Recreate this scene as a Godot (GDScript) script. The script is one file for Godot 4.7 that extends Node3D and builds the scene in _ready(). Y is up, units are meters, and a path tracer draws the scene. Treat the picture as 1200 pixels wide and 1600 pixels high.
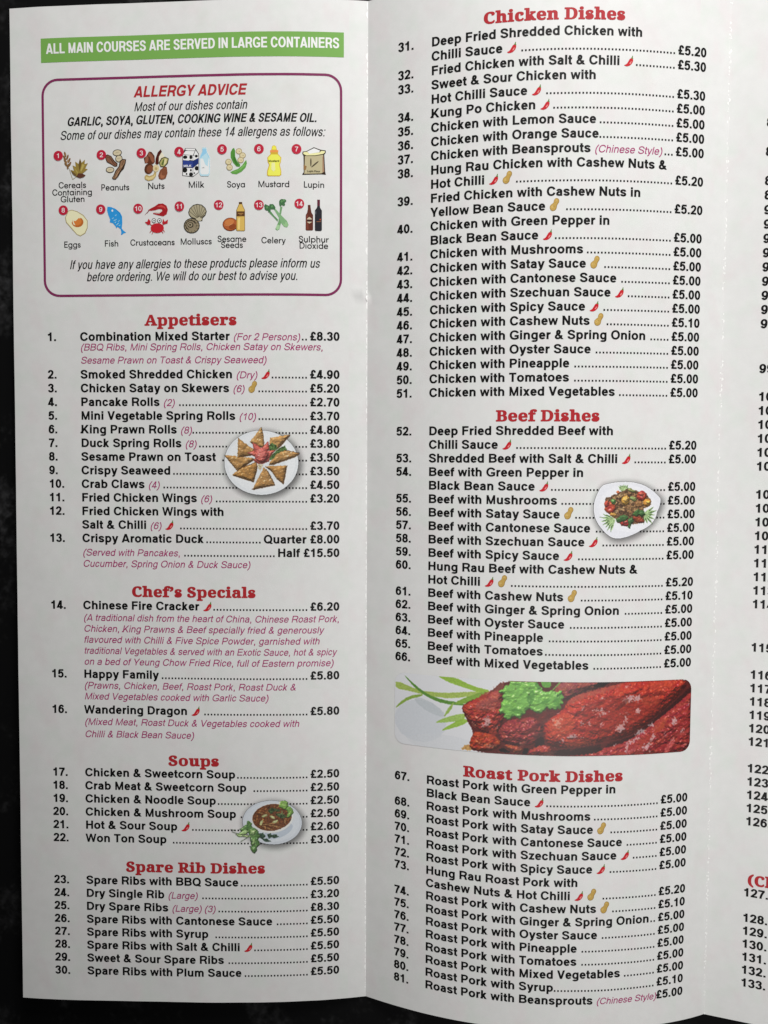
extends Node3D
# A takeaway menu leaflet, folded in three panels, lying on a black worktop. Lengths on the page are millimetres
# from its top left corner (s to the right along the paper, t down the page); the world is in metres.

const MM := 0.001
const PAGE := 297.0
const FOLD_A := 105.534
const FOLD_B := 210.164
const RIGHT_END := 312.0
const STEPS := 60
# slope of the sheet along its width, in radians, at equal steps of each panel
const SLOPE_A := [0.0712, 0.0163, -0.0009, 0.0091, 0.0065, -0.0182, -0.0601, -0.1165, -0.1937]
const SLOPE_B := [0.4116, 0.3226, 0.2413, 0.1422, 0.032, -0.0815, -0.177, -0.2469, -0.4351]
const SLOPE_C := [0.2927, 0.2859, 0.2, 0.08, -0.04, -0.14]
const TWIST := [5.9142, 0.5567, 1.4349, 0.6722]
const LEAD_A := 4.0452
const LEAD_B := 3.8985
const LEAD_C := 3.9285
const BODY := 3.528      # ten point
const SMALL := 2.82      # eight point
const LIFT := 0.05

const BLACK := "0e0e10"
const PINK := "9c2a66"
const RED := "a5282f"

# advance widths of a plain grotesque, space to z then the pound sign
const WIDE_BOLD := [278, 333, 474, 556, 556, 889, 722, 278, 333, 333, 389, 584, 278, 333, 278, 278, 556, 556, 556, 556, 556, 556, 556, 556, 556, 556, 333, 333, 584, 584, 584, 611, 975, 722, 722, 722, 722, 667, 611, 778, 722, 278, 556, 722, 611, 833, 722, 778, 667, 778, 722, 667, 611, 722, 667, 944, 667, 667, 611, 333, 278, 333, 584, 556, 278, 556, 611, 556, 611, 556, 333, 611, 611, 278, 278, 556, 278, 889, 611, 611, 611, 611, 389, 556, 333, 611, 556, 778, 556, 556, 500]
const WIDE_PLAIN := [278, 278, 355, 556, 556, 889, 667, 222, 333, 333, 389, 584, 278, 333, 278, 278, 556, 556, 556, 556, 556, 556, 556, 556, 556, 556, 278, 278, 584, 584, 584, 556, 1015, 667, 667, 722, 722, 667, 611, 778, 722, 278, 500, 667, 556, 833, 722, 778, 667, 778, 722, 667, 611, 722, 667, 944, 667, 667, 611, 278, 278, 278, 469, 556, 222, 556, 556, 500, 556, 556, 278, 556, 556, 222, 222, 500, 222, 833, 556, 556, 556, 556, 333, 500, 278, 556, 500, 722, 500, 500, 500]

const RIBS := [
	["e","ccd2da",[7.89,13.76, 7.99,6.31,0]],
	["e","dadde2",[14.66,19.63, 10.52,2.52,0]],
	["e","bcc4c8",[10.83,9.31, 5.05,1.47,25]],
	["p","a9bf62",[0.23,2.34, 7.41,4.70, 14.54,4.85, 23.47,3.72, 29.03,3.16, 25.88,4.57, 17.02,6.27, 10.80,6.02, 4.40,5.22, 0.24,4.84]],
	["p","62913f",[2.42,0.03, 4.38,1.70, 7.83,4.25, 10.80,5.81, 14.97,6.86, 20.29,7.21, 21.91,7.90, 17.04,8.10, 12.90,7.46, 9.11,5.98, 5.69,3.64]],
	["p","8fae4e",[0.05,10.93, 1.37,9.10, 4.41,6.67, 8.69,5.61, 8.69,6.23, 4.42,7.71, 1.37,9.94]],
	["p","98bd4a",[12.84,-0.24, 18.19,-0.15, 23.46,2.11, 29.03,3.16, 25.87,3.97, 20.25,2.54, 16.16,1.44]],
	["p","85ab45",[17.86,8.03, 19.47,6.47, 26.66,3.31, 28.25,3.81, 22.71,7.02]],
	["p","9dbb5e",[18.46,6.55, 17.05,9.94, 14.81,12.20, 16.23,9.20]],
	["p","a3c465",[12.53,13.67, 15.02,12.18, 20.32,10.27, 21.94,10.74, 20.34,12.51, 13.78,13.75]],
	["p","9cc24e",[14.22,15.97, 16.68,14.07, 20.73,11.66, 22.36,12.34, 20.75,13.70, 15.87,15.59]],
	["p","c89a5c",[19.81,20.94, 22.02,18.89, 24.04,20.35, 22.84,20.94]],
	["p","5a1f1c",[20.10,8.45, 22.70,6.21, 26.68,5.12, 32.53,-0.44, 51.25,-1.14, 96.27,0.56, 96.89,24.65, 45.73,22.36, 23.65,21.20, 22.62,19.25, 23.99,15.46, 21.95,12.37]],
	["r","a6382e",[3.2, 20.10,8.45, 23.50,6.15, 32.17,1.99, 32.23,7.61, 32.66,10.81, 30.75,15.77, 26.79,15.65, 24.38,13.80, 21.95,11.56]],
	["s","b07468",[32.53,-0.24, 28.24,3.41, 23.92,7.75, 27.51,8.71, 31.02,4.86, 32.56,1.97]],
	["s","8a5450",[23.52,7.78, 25.90,6.79, 31.02,4.86, 31.84,7.63, 28.31,9.06, 25.13,9.28]],
	["r","a63a22",[2.4, 23.99,15.46, 25.99,15.30, 29.96,15.83, 31.96,18.13, 30.80,19.82, 26.85,21.13, 22.64,20.47, 22.81,18.01]],
	["r","8c3030",[3.0, 30.74,14.56, 33.07,11.60, 36.97,10.60, 40.86,10.04, 43.62,11.96, 43.29,15.99, 40.98,18.08, 36.29,18.69, 31.96,18.13]],
	["r","a0452c",[1.6, 31.97,18.33, 36.29,18.69, 37.87,19.42, 37.50,21.05, 34.74,20.59]],
	["p","160c0b",[31.00,20.01, 32.37,19.31, 34.94,20.86, 31.60,20.66]],
	["p","160c0b",[38.25,19.00, 39.62,19.34, 39.06,21.18, 37.69,21.04]],
	["p","2a1212",[40.98,18.08, 43.67,15.18, 44.11,18.38, 41.78,19.66]],
	["r","96342c",[1.8, 39.83,19.73, 43.32,18.00, 46.07,18.73, 46.11,21.15, 39.26,21.17]],
	["r","8a403c",[2.6, 46.13,3.10, 48.03,-0.51, 62.32,-0.46, 59.13,1.69, 53.59,3.04, 49.70,5.85]],
	["p","1d0e0d",[57.13,1.27, 59.50,-0.30, 63.13,-0.24, 59.93,1.50]],
	["r","a42c20",[4.2, 43.56,13.97, 44.30,11.15, 48.95,8.26, 50.47,5.05, 53.59,3.44, 60.74,1.51, 67.23,0.06, 74.75,-0.48, 82.54,-0.32, 86.64,0.95, 83.57,4.81, 78.41,8.97, 72.53,13.13, 67.57,16.14, 61.04,17.15, 55.04,18.27, 49.12,19.09, 45.58,18.34, 43.99,16.77]],
	["s","8a2a20",[54.82,5.44, 65.65,3.22, 78.31,4.92, 77.55,8.93, 69.99,12.61, 62.62,15.18, 56.96,14.27, 53.71,10.24]],
	["s","9a2e20",[62.46,7.14, 72.36,5.86, 76.66,7.67, 70.80,11.43, 65.85,12.86, 61.73,11.14]],
	["s","cc5a30",[44.70,11.54, 47.80,9.87, 51.71,9.04, 52.56,12.64, 49.86,15.86, 45.54,15.93]],
	["s","cc5434",[73.92,0.09, 82.55,-0.11, 81.73,2.27, 78.28,3.71, 75.26,2.76]],
	["s","b85030",[49.87,16.67, 55.01,16.66, 61.04,17.15, 49.90,18.88]],
	["s","b8502f",[51.64,4.64, 54.78,3.64, 54.82,5.44, 52.06,6.04]],
	["s","b04a30",[71.50,5.02, 76.13,3.61, 78.32,5.33, 74.94,7.59, 72.39,7.07]],
	["s","9a6c60",[49.72,7.05, 50.67,5.05, 53.59,3.24, 60.73,1.31, 67.23,0.26, 63.99,1.98, 58.37,3.87, 54.80,4.24]],
	["r","8e2c2c",[3.2, 87.19,3.83, 85.39,5.33, 78.45,10.39, 73.39,13.98, 67.59,17.35, 61.08,19.16, 42.09,20.86, 42.12,22.87, 67.71,23.01, 89.17,22.45, 88.62,4.35]],
	["p","3a1414",[87.15,2.20, 84.46,4.66, 77.57,9.74, 72.54,13.53, 67.58,16.54, 59.04,18.11, 51.88,19.06, 48.34,19.50, 61.08,19.16, 67.59,17.35, 73.39,13.98, 78.45,10.39, 85.39,5.33, 87.66,3.67]],
	["p","2e1413",[45.99,19.62, 53.86,19.06, 61.88,18.78, 57.88,20.71, 46.02,21.35]],
	["r","8a2a28",[2.6, 60.74,22.78, 67.64,19.37, 74.29,15.84, 79.80,12.30, 85.48,8.60, 87.75,6.73, 89.17,22.45, 74.46,23.36]],
	["s","c05c32",[76.76,11.72, 81.06,10.34, 78.56,14.66, 75.14,15.68]],
	["s","9a2c28",[82.89,12.89, 86.89,9.52, 87.07,15.67, 83.04,18.61]],
	["s","a8402c",[70.09,17.05, 75.12,14.87, 76.87,16.59, 71.83,19.56]],
	["e","d6c6c9",[67.75,5.09, 1.77,0.93,-15]],
	["e","d6c6c9",[70.66,4.99, 1.18,0.84,20]],
	["e","d6c6c9",[70.74,8.61, 0.84,0.63,0]],
	["e","d6c6c9",[65.65,13.45, 1.26,1.09,-30]],
	["e","d6c6c9",[67.05,11.29, 0.38,1.26,20]],
	["e","d6c6c9",[52.02,15.45, 1.47,0.67,10]],
	["e","d6c6c9",[49.08,16.67, 0.76,0.50,0]],
	["e","d6c6c9",[60.48,9.11, 2.02,0.29,-20]],
	["e","d6c6c9",[59.25,8.09, 1.68,0.34,-10]],
	["e","d6c6c9",[71.72,14.70, 1.68,0.63,-20]],
	["e","d6c6c9",[82.21,12.24, 0.67,1.43,15]],
	["e","d6c6c9",[69.67,17.04, 2.52,0.38,-25]],
	["e","d6c6c9",[73.93,18.86, 1.89,0.67,-30]],
	["e","d6c6c9",[67.64,19.37, 0.50,1.01,10]],
	["e","d6c6c9",[75.07,12.85, 0.84,0.50,-20]],
	["e","d6c6c9",[84.98,15.08, 0.25,0.84,30]],
	["e","d6c6c9",[59.99,4.70, 0.84,0.25,-20]],
	["e","d6c6c9",[54.85,7.44, 0.67,0.34,-30]],
	["e","d6c6c9",[67.67,1.48, 1.26,0.17,-20]],
	["e","d6c6c9",[75.58,16.52, 0.42,1.26,40]],
	["e","d6c6c9",[79.46,15.93, 0.34,0.67,0]],
	["e","d6c6c9",[64.31,18.04, 0.50,0.34,0]],
	["e","d6c6c9",[54.53,11.84, 0.25,0.67,10]],
	["e","d6c6c9",[56.72,11.86, 0.34,0.59,0]],
	["e","d6c6c9",[60.14,12.31, 0.34,0.59,-10]],
	["e","d6c6c9",[67.83,9.10, 0.50,0.17,10]],
	["e","d6c6c9",[54.80,15.85, 0.42,0.21,0]],
	["e","d6c6c9",[86.82,7.07, 0.34,0.50,0]],
	["e","d6c6c9",[85.78,19.24, 0.34,0.34,0]],
	["e","d6c6c9",[81.69,17.70, 1.26,0.25,-40]],
	["e","e8b8a4",[47.44,11.88, 0.93,1.51,-20]],
	["e","e8b8a4",[46.25,10.70, 0.50,0.34,0]],
	["e","e8b8a4",[48.40,10.67, 0.42,0.50,0]],
	["e","cdbabf",[27.74,11.93, 0.84,1.18,0]],
	["e","cdbabf",[26.76,13.21, 0.59,0.42,0]],
	["e","c68d78",[28.42,19.18, 2.31,0.29,-5]],
	["e","c68d78",[25.63,18.58, 0.59,0.25,0]],
	["e","c68d78",[37.84,17.80, 1.26,0.21,-10]],
	["e","c68d78",[23.97,13.43, 0.25,0.84,-20]],
	["e","c68d78",[22.34,11.12, 0.34,0.25,0]],
	["r","74b04e",[1.0, 30.53,3.48, 31.31,2.75, 32.48,2.37, 32.63,1.16, 33.92,1.50, 33.90,-0.30, 41.50,-0.58, 42.11,1.20, 43.48,1.76, 43.10,2.77, 44.66,2.73, 45.64,3.31, 45.08,4.52, 46.06,5.30, 45.97,7.10, 44.72,7.13, 44.35,8.54, 42.80,9.26, 41.63,9.02, 41.22,7.62, 40.43,6.85, 39.67,8.08, 38.50,8.32, 38.71,9.52, 37.73,9.36, 37.17,10.79, 35.99,10.64, 35.20,9.95, 34.43,11.20, 33.26,11.10, 32.35,10.63, 32.65,9.40, 31.27,9.68, 30.87,8.70, 31.84,7.63, 31.36,6.65, 32.41,5.79, 31.80,4.62, 32.38,3.78]],
	["p","4a2018",[42.48,0.31, 43.86,1.55, 45.23,1.72, 45.44,2.52, 43.49,2.76, 43.09,1.77]],
	["p","4a2018",[39.22,3.49, 39.80,3.67, 39.61,4.15]],
	["p","4a2018",[35.30,2.44, 35.68,1.82, 35.96,2.29]],
	["r","74b04e",[1.0, 41.80,0.21, 42.60,1.59, 43.39,2.56, 44.76,2.93, 45.34,2.32, 46.52,2.70, 48.86,2.35, 48.56,3.27, 49.48,4.46, 48.71,5.26, 49.38,5.94, 48.14,6.67, 47.76,7.47, 46.99,8.29, 46.00,7.58, 45.23,8.12, 44.44,7.14, 43.68,8.56, 41.93,9.13, 40.36,8.46, 39.56,7.28, 40.29,3.25]],
	["p","63a03f",[42.38,-0.60, 45.49,-0.67, 45.72,1.52, 43.38,1.77]],
	["l","6f9648",[0.38, 45.93,2.51, 48.23,-0.12]],
	["e","79b655",[34.91,2.66, 2.52,1.05,30]],
	["e","79b655",[37.69,5.75, 1.89,1.26,-20]],
	["e","79b655",[33.41,7.55, 1.26,0.84,0]],
	["e","3f7a30",[40.01,4.46, 1.05,2.10,10]],
	["e","3f7a30",[36.16,8.62, 1.68,0.59,10]],
	["e","3f7a30",[41.91,1.20, 0.50,1.26,-30]],
	["e","4a8a38",[44.22,5.54, 1.68,0.59,-30]],
	["e","4a8a38",[47.33,5.08, 0.84,1.68,20]],
	["e","76b452",[46.15,4.30, 1.26,0.59,-40]],
	["e","76b452",[43.07,7.17, 0.84,0.84,0]],
]
const ICONS := [
	["printed picture of a wheat ear and a leafy oat head in the allergen chart", [
		["l","8d8266",[0.16, 17.62,46.46, 18.73,49.78]],
		["l","8d8266",[0.14, 18.73,49.78, 19.88,49.04]],
		["e","7a5a38",[16.52,42.47, 0.80,0.30,75]],
		["e","7a5a38",[17.21,43.33, 0.80,0.30,110]],
		["e","7a5a38",[16.33,43.48, 0.80,0.30,60]],
		["e","7a5a38",[17.73,44.27, 0.80,0.30,115]],
		["e","7a5a38",[16.58,44.50, 0.80,0.30,55]],
		["e","7a5a38",[17.90,45.37, 0.80,0.30,120]],
		["e","7a5a38",[16.83,45.52, 0.80,0.30,50]],
		["e","7a5a38",[17.36,46.03, 0.80,0.30,100]],
		["e","a07c4c",[16.60,42.55, 0.43,0.11,75]],
		["e","a07c4c",[17.20,44.43, 0.43,0.11,115]],
		["e","a07c4c",[16.84,44.92, 0.43,0.11,55]],
		["e","a07c4c",[17.46,44.60, 0.43,0.11,110]],
		["p","8f7a3c",[18.14,46.98, 19.20,47.34, 18.78,45.73, 19.74,46.17, 19.58,44.64, 20.55,45.34, 21.01,43.75, 21.52,45.02, 22.50,44.11, 22.40,45.46, 23.37,45.14, 22.56,46.73, 23.35,46.91, 21.84,48.06, 20.95,48.56, 19.88,49.04, 18.83,48.35]],
		["p","a8944e",[19.21,46.16, 20.26,47.53, 20.51,48.38, 19.90,47.69]],
		["p","b0a05a",[21.69,45.36, 22.39,45.71, 21.31,47.72, 21.14,47.21]],
		["p","665028",[21.01,43.83, 21.43,45.19, 20.87,47.54, 20.55,45.51]],
		["p","6b5530",[18.14,47.06, 19.89,48.37, 19.88,49.04, 18.83,48.35]],
		["p","5b3a2a",[19.88,49.04, 20.51,48.04, 21.66,48.15, 22.71,48.67, 22.00,49.25, 20.94,49.48]],
	]],
	["printed picture of peanuts in and out of their shells", [
		["p","3a2a22",[28.54,42.98, 29.26,42.73, 30.37,43.23, 31.25,44.53, 32.24,45.40, 32.12,46.26, 31.34,46.35, 30.12,45.58, 29.01,45.02, 28.62,44.05]],
		["p","7d5440",[28.85,43.20, 29.37,42.99, 30.26,43.44, 31.02,44.74, 31.95,45.57, 31.79,46.08, 31.34,46.13, 30.23,45.41, 29.19,44.81, 28.84,44.05]],
		["l","4d3226",[0.16, 29.14,43.42, 30.35,44.62, 31.57,45.92]],
		["l","4d3226",[0.13, 29.70,43.32, 30.80,44.84]],
		["l","a07a5c",[0.11, 29.47,43.85, 30.57,45.05]],
		["e","3c342a",[32.16,42.32, 1.40,0.95,-5]],
		["e","c9bd9f",[32.16,42.32, 1.20,0.75,-5]],
		["l","8d8063",[0.09, 31.60,42.42, 32.61,42.16]],
		["e","3c342a",[32.64,44.02, 1.09,1.04,-30]],
		["e","c9bd9f",[32.64,44.02, 0.88,0.84,-30]],
		["l","8d8063",[0.09, 32.08,44.11, 33.08,43.86]],
		["e","3c342a",[29.99,47.20, 1.27,0.86,0]],
		["e","c9bd9f",[29.99,47.20, 1.06,0.66,0]],
		["l","8d8063",[0.09, 29.43,47.30, 30.44,47.04]],
		["p","33261d",[30.52,49.55, 30.98,48.91, 31.55,47.53, 32.57,46.26, 32.92,44.67, 33.82,44.15, 34.82,44.28, 34.70,45.24, 34.12,46.94, 33.22,47.88, 32.42,49.26, 31.63,50.06, 30.85,49.98]],
		["p","8b6a50",[30.79,49.49, 31.31,48.81, 31.84,47.64, 32.83,46.38, 33.21,44.82, 33.88,44.41, 34.55,44.48, 34.41,45.23, 33.86,46.82, 32.95,47.77, 32.14,49.15, 31.53,49.80, 30.97,49.75]],
		["l","4a3527",[0.13, 31.19,49.45, 32.21,47.97, 33.46,46.28, 34.03,44.69]],
		["l","c5a27f",[0.13, 31.64,49.25, 32.78,47.34, 33.68,46.07]],
	]],
	["printed picture of mixed nuts, walnut, pistachio, almond and cashew", [
		["p","5a3020",[40.05,44.07, 40.84,43.45, 41.63,42.18, 42.41,42.31, 43.28,43.50, 43.38,45.21, 42.82,45.83, 41.71,45.49, 40.37,45.57]],
		["e","8e5742",[40.94,44.51, 0.50,1.02,10]],
		["e","8e5742",[42.50,44.12, 0.50,1.36,-20]],
		["e","8e5742",[41.73,43.04, 0.32,0.68,10]],
		["p","4a1d16",[43.49,45.64, 43.61,44.15, 44.29,42.46, 45.19,41.63, 45.51,42.48, 44.61,43.74, 44.48,45.76, 43.93,46.07]],
		["p","e3d9c2",[44.49,45.44, 44.61,43.74, 45.40,42.48, 46.17,43.56, 46.16,44.84, 45.04,46.09]],
		["p","3d3a2a",[44.49,45.44, 45.28,44.18, 46.39,43.78, 47.54,44.34, 47.26,45.72, 46.14,46.76, 45.03,46.69]],
		["p","a9a468",[44.78,45.56, 45.50,44.40, 46.39,44.04, 47.27,44.44, 46.99,45.54, 46.10,46.50, 45.14,46.44]],
		["p","5a6a30",[45.26,45.99, 45.83,44.62, 46.38,44.42, 46.60,45.28, 45.81,46.22]],
		["p","d6cc9a",[46.27,44.42, 46.94,44.43, 46.70,45.70, 45.92,46.22]],
		["e","55301f",[41.58,47.09, 1.31,1.59,20]],
		["e","7d4a30",[41.81,47.20, 0.91,1.13,20]],
		["e","d3c39a",[43.70,47.03, 0.95,1.02,0]],
		["e","b5a06c",[43.70,47.13, 0.41,0.41,0]],
		["p","7d4b34",[44.34,49.07, 44.91,47.58, 46.25,46.55, 46.92,46.77, 47.12,48.48, 46.56,49.96, 45.44,50.37, 44.56,50.03]],
		["p","a0674a",[44.90,49.08, 45.58,47.60, 46.47,46.98, 46.68,48.69, 45.89,49.95, 45.11,49.94]],
		["p","b39c62",[40.23,49.41, 40.79,48.78, 41.68,49.23, 42.79,48.93, 43.24,48.08, 43.80,48.20, 43.68,49.27, 42.78,50.32, 41.44,50.61, 40.44,50.16]],
		["p","d2c08a",[40.67,49.31, 41.67,49.65, 43.01,49.15, 43.46,48.52, 43.45,49.26, 42.56,50.10, 41.44,50.33, 40.67,49.95]],
	]],
	["printed picture of a milk carton with cow spots beside a milk bottle", [
		["p","26262c",[52.37,41.49, 55.44,41.65, 56.41,43.15, 56.29,48.51, 54.60,49.72, 51.49,49.32, 51.58,43.24]],
		["p","e8e9ec",[52.49,41.61, 55.32,41.75, 55.31,42.24, 52.49,42.12]],
		["p","e8e9ec",[52.53,42.24, 55.23,42.38, 54.65,43.55, 51.78,43.21]],
		["p","dfe0e4",[55.48,42.15, 56.24,43.24, 56.24,43.83, 54.85,43.61]],
		["p","eceDF0",[51.74,43.34, 54.61,43.66, 54.60,45.18, 51.73,44.86]],
		["p","e0e1e5",[54.69,43.70, 56.28,43.93, 56.28,44.33, 54.68,45.08]],
		["p","2d3f86",[51.69,44.92, 54.64,45.24, 56.36,44.33, 56.31,45.81, 54.62,47.05, 51.67,46.90]],
		["p","22306e",[54.64,45.24, 56.36,44.33, 56.31,45.81, 54.62,47.05]],
		["p","eceDF0",[51.71,47.03, 54.58,47.21, 54.56,49.52, 51.69,49.21]],
		["p","e0e1e5",[54.70,47.17, 56.23,46.00, 56.17,48.43, 54.69,49.54]],
		["e","1a1a1e",[52.39,44.05, 0.63,0.50,0]],
		["e","1a1a1e",[54.07,44.09, 0.46,0.55,0]],
		["e","1a1a1e",[55.67,43.82, 0.42,0.38,0]],
		["e","1a1a1e",[52.26,47.70, 0.72,0.76,0]],
		["e","1a1a1e",[54.04,47.79, 0.27,0.34,0]],
		["e","1a1a1e",[54.03,48.98, 0.55,0.59,0]],
		["e","1a1a1e",[52.76,48.83, 0.25,0.29,0]],
		["e","1a1a1e",[55.75,47.27, 0.59,0.63,0]],
		["e","1a1a1e",[55.06,48.64, 0.21,0.25,0]],
		["p","b3d4ec",[57.42,41.44, 58.64,41.46, 58.70,41.91, 58.84,42.80, 59.54,43.99, 59.64,44.39, 59.55,48.92, 59.20,49.54, 56.96,49.51, 56.61,48.87, 56.65,44.33, 56.79,43.75, 57.41,42.58]],
		["p","8fc4ea",[57.56,41.83, 58.58,41.85, 58.74,42.80, 59.38,43.99, 59.44,44.54, 56.85,44.50, 56.93,43.85, 57.51,42.68]],
		["p","dfe6f2",[56.85,44.57, 59.44,44.62, 59.35,48.72, 59.00,49.07, 57.16,49.04, 56.82,48.67]],
	]],
	["printed picture of green soya pods and loose beans", [
		["p","4f8a3a",[66.76,41.65, 67.06,42.54, 67.05,44.11, 67.65,45.49, 68.56,46.48, 68.35,47.07, 67.44,46.96, 66.44,45.87, 65.74,44.29, 65.74,42.91, 66.26,41.94]],
		["p","3a6f2c",[66.66,42.93, 66.85,44.11, 67.45,45.68, 68.05,46.67, 67.34,46.47, 66.54,45.08]],
		["p","5f9a48",[70.28,45.12, 70.48,46.11, 70.07,47.28, 68.85,48.45, 67.43,49.12, 66.22,49.01, 65.61,48.51, 66.42,48.13, 67.84,47.65, 69.06,46.68, 69.77,45.71]],
		["p","78b05c",[69.87,46.10, 69.97,46.69, 68.65,47.86, 67.03,48.53, 66.22,48.52, 68.04,47.95]],
		["e","9c8c62",[68.17,42.65, 0.93,0.84,0]],
		["e","d2c6a0",[68.17,42.65, 0.76,0.67,0]],
		["e","a8986c",[68.29,42.69, 0.17,0.13,0]],
		["e","9c8c62",[69.24,43.84, 0.93,0.84,0]],
		["e","d2c6a0",[69.24,43.84, 0.76,0.67,0]],
		["e","a8986c",[69.36,43.88, 0.17,0.13,0]],
		["e","9c8c62",[68.67,45.15, 0.93,0.84,0]],
		["e","d2c6a0",[68.67,45.15, 0.76,0.67,0]],
		["e","a8986c",[68.79,45.19, 0.17,0.13,0]],
		["e","9c8c62",[65.12,45.62, 0.93,0.84,0]],
		["e","d2c6a0",[65.12,45.62, 0.76,0.67,0]],
		["e","a8986c",[65.24,45.66, 0.17,0.13,0]],
		["e","9c8c62",[65.42,47.19, 0.93,0.84,0]],
		["e","d2c6a0",[65.42,47.19, 0.76,0.67,0]],
		["e","a8986c",[65.54,47.23, 0.17,0.13,0]],
	]],
	["printed picture of a yellow squeezy mustard bottle", [
		["p","c8a637",[77.58,42.24, 77.76,41.29, 78.30,40.97, 78.94,41.29, 79.16,42.24, 79.48,42.97, 79.52,43.50, 80.45,44.45, 80.33,45.71, 80.01,46.56, 80.43,48.25, 80.43,49.41, 79.89,49.77, 76.64,49.77, 76.26,49.41, 76.32,48.25, 76.87,46.56, 76.44,45.61, 76.40,44.45, 77.32,43.50, 77.32,42.97]],
		["p","f3dc52",[77.75,42.24, 77.88,41.37, 78.30,41.12, 78.84,41.37, 79.01,42.24]],
		["p","e0924e",[77.21,42.38, 79.59,42.38, 79.59,42.93, 77.21,43.02]],
		["p","f4e45a",[77.53,43.61, 79.37,43.61, 80.23,44.49, 80.12,45.61, 79.79,46.56, 80.22,48.25, 80.15,49.31, 79.78,49.56, 76.75,49.56, 76.52,49.27, 76.61,48.25, 77.13,46.56, 76.70,45.61, 76.62,44.49]],
		["p","f8f0a0",[77.63,45.93, 78.60,45.93, 78.71,48.04, 78.16,48.46, 77.52,47.83]],
	]],
	["printed picture of an open sack of lupin flour", [
		["p","2d2018",[86.60,42.72, 87.68,42.60, 89.83,41.45, 91.77,42.11, 93.28,42.29, 93.28,42.92, 92.85,43.46, 93.11,48.31, 93.33,49.19, 91.99,49.07, 86.80,49.30, 86.41,49.26, 86.91,48.52, 86.85,43.98, 86.49,43.35]],
		["p","eef0ee",[87.89,42.70, 89.88,41.72, 91.67,42.38, 91.34,42.85, 88.54,43.32]],
		["p","e5dda4",[86.86,42.88, 87.89,42.78, 88.54,43.32, 91.56,42.85, 91.99,42.42, 93.02,42.50, 93.02,42.86, 92.53,43.25, 90.26,43.72, 87.67,43.80, 86.77,43.39]],
		["p","b5ab88",[87.24,43.97, 90.26,43.93, 92.53,43.50, 92.81,48.31, 91.99,48.79, 87.02,49.00, 87.13,48.51]],
		["p","8d6a44",[86.85,46.40, 87.78,46.92, 87.45,47.98, 86.85,47.78]],
		["p","9d7c62",[92.31,44.10, 92.59,43.88, 92.85,48.31, 92.31,48.53]],
		["e","4a4030",[88.97,45.74, 0.20,1.18,0]],
		["e","4a4030",[90.15,46.25, 0.20,1.40,50]],
	]],
	["printed picture of a fried egg", [
		["p","a89a70",[17.24,58.78, 18.35,58.51, 20.01,59.00, 21.85,60.09, 23.12,61.71, 23.09,63.84, 22.34,65.42, 20.85,66.22, 19.75,65.74, 18.10,63.94, 16.53,62.14, 16.29,60.72]],
		["p","e6ddb8",[17.35,58.96, 18.35,58.72, 19.90,59.18, 21.66,60.27, 22.90,61.77, 22.87,63.76, 22.15,65.24, 20.85,65.97, 19.86,65.57, 18.29,63.80, 16.75,62.04, 16.51,60.75]],
		["e","b5632a",[20.05,62.12, 1.79,1.49,0]],
		["e","cf7a3a",[19.87,61.94, 1.41,1.15,0]],
		["p","f3e2c0",[18.61,61.82, 19.06,61.29, 18.87,62.00, 19.41,63.07, 18.75,62.71]],
	]],
	["printed picture of a blue fish", [
		["p","2f8fd0",[29.09,57.80, 30.21,57.92, 31.54,58.48, 32.87,59.58, 33.42,60.66, 33.47,62.60, 33.27,64.10, 33.83,64.76, 34.60,65.31, 33.82,65.51, 33.37,65.94, 32.99,65.93, 33.15,65.18, 32.94,64.32, 32.05,63.66, 31.60,64.08, 31.49,63.54, 30.61,62.56, 29.72,62.33, 29.84,61.47, 29.29,60.17, 28.97,58.87]],
		["l","1d6fae",[0.11, 31.54,58.59, 32.76,59.79, 33.19,61.52]],
		["e","e4f2fa",[30.53,58.94, 0.27,0.32,0]],
		["l","bfe0f4",[0.11, 31.30,60.37, 31.52,60.42, 31.75,60.08]],
		["l","bfe0f4",[0.11, 30.40,61.22, 30.62,61.27, 30.85,60.92]],
		["l","bfe0f4",[0.11, 31.29,61.66, 31.51,61.71, 31.74,61.37]],
		["l","bfe0f4",[0.11, 32.18,62.00, 32.40,62.05, 32.63,61.70]],
		["l","bfe0f4",[0.11, 31.17,62.42, 31.39,62.46, 31.62,62.12]],
		["l","bfe0f4",[0.11, 31.95,62.75, 32.17,62.80, 32.40,62.45]],
		["l","bfe0f4",[0.11, 32.39,63.29, 32.61,63.34, 32.84,63.00]],
		["l","bfe0f4",[0.11, 31.61,63.07, 31.83,63.11, 32.06,62.77]],
		["l","bfe0f4",[0.11, 30.84,61.87, 31.06,61.92, 31.29,61.58]],
	]],
	["printed picture of a red prawn above a red crab", [
		["p","9e1f28",[41.14,58.96, 42.03,58.44, 43.15,57.92, 44.27,57.19, 45.61,57.11, 46.71,57.77, 47.10,58.95, 46.69,60.23, 45.68,60.81, 44.24,60.51, 42.69,60.06, 42.69,59.73, 44.47,59.98, 45.36,59.35, 45.37,58.81, 44.48,58.69, 43.37,59.00, 42.03,59.19]],
		["p","c64a44",[43.82,58.04, 45.16,57.53, 46.26,58.08, 46.48,58.94, 45.82,58.29, 44.71,58.16]],
		["l","7a1820",[0.09, 41.36,59.07, 40.23,60.34]],
		["l","7a1820",[0.09, 41.58,59.07, 40.80,59.92]],
		["l","ead8c8",[0.22, 43.14,59.42, 44.47,59.66, 45.26,58.92]],
		["l","3a2422",[0.13, 42.88,62.85, 43.00,62.10]],
		["l","3a2422",[0.13, 44.44,62.87, 44.49,62.12]],
		["e","3a2a28",[42.89,61.99, 0.66,0.68,0]],
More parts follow.
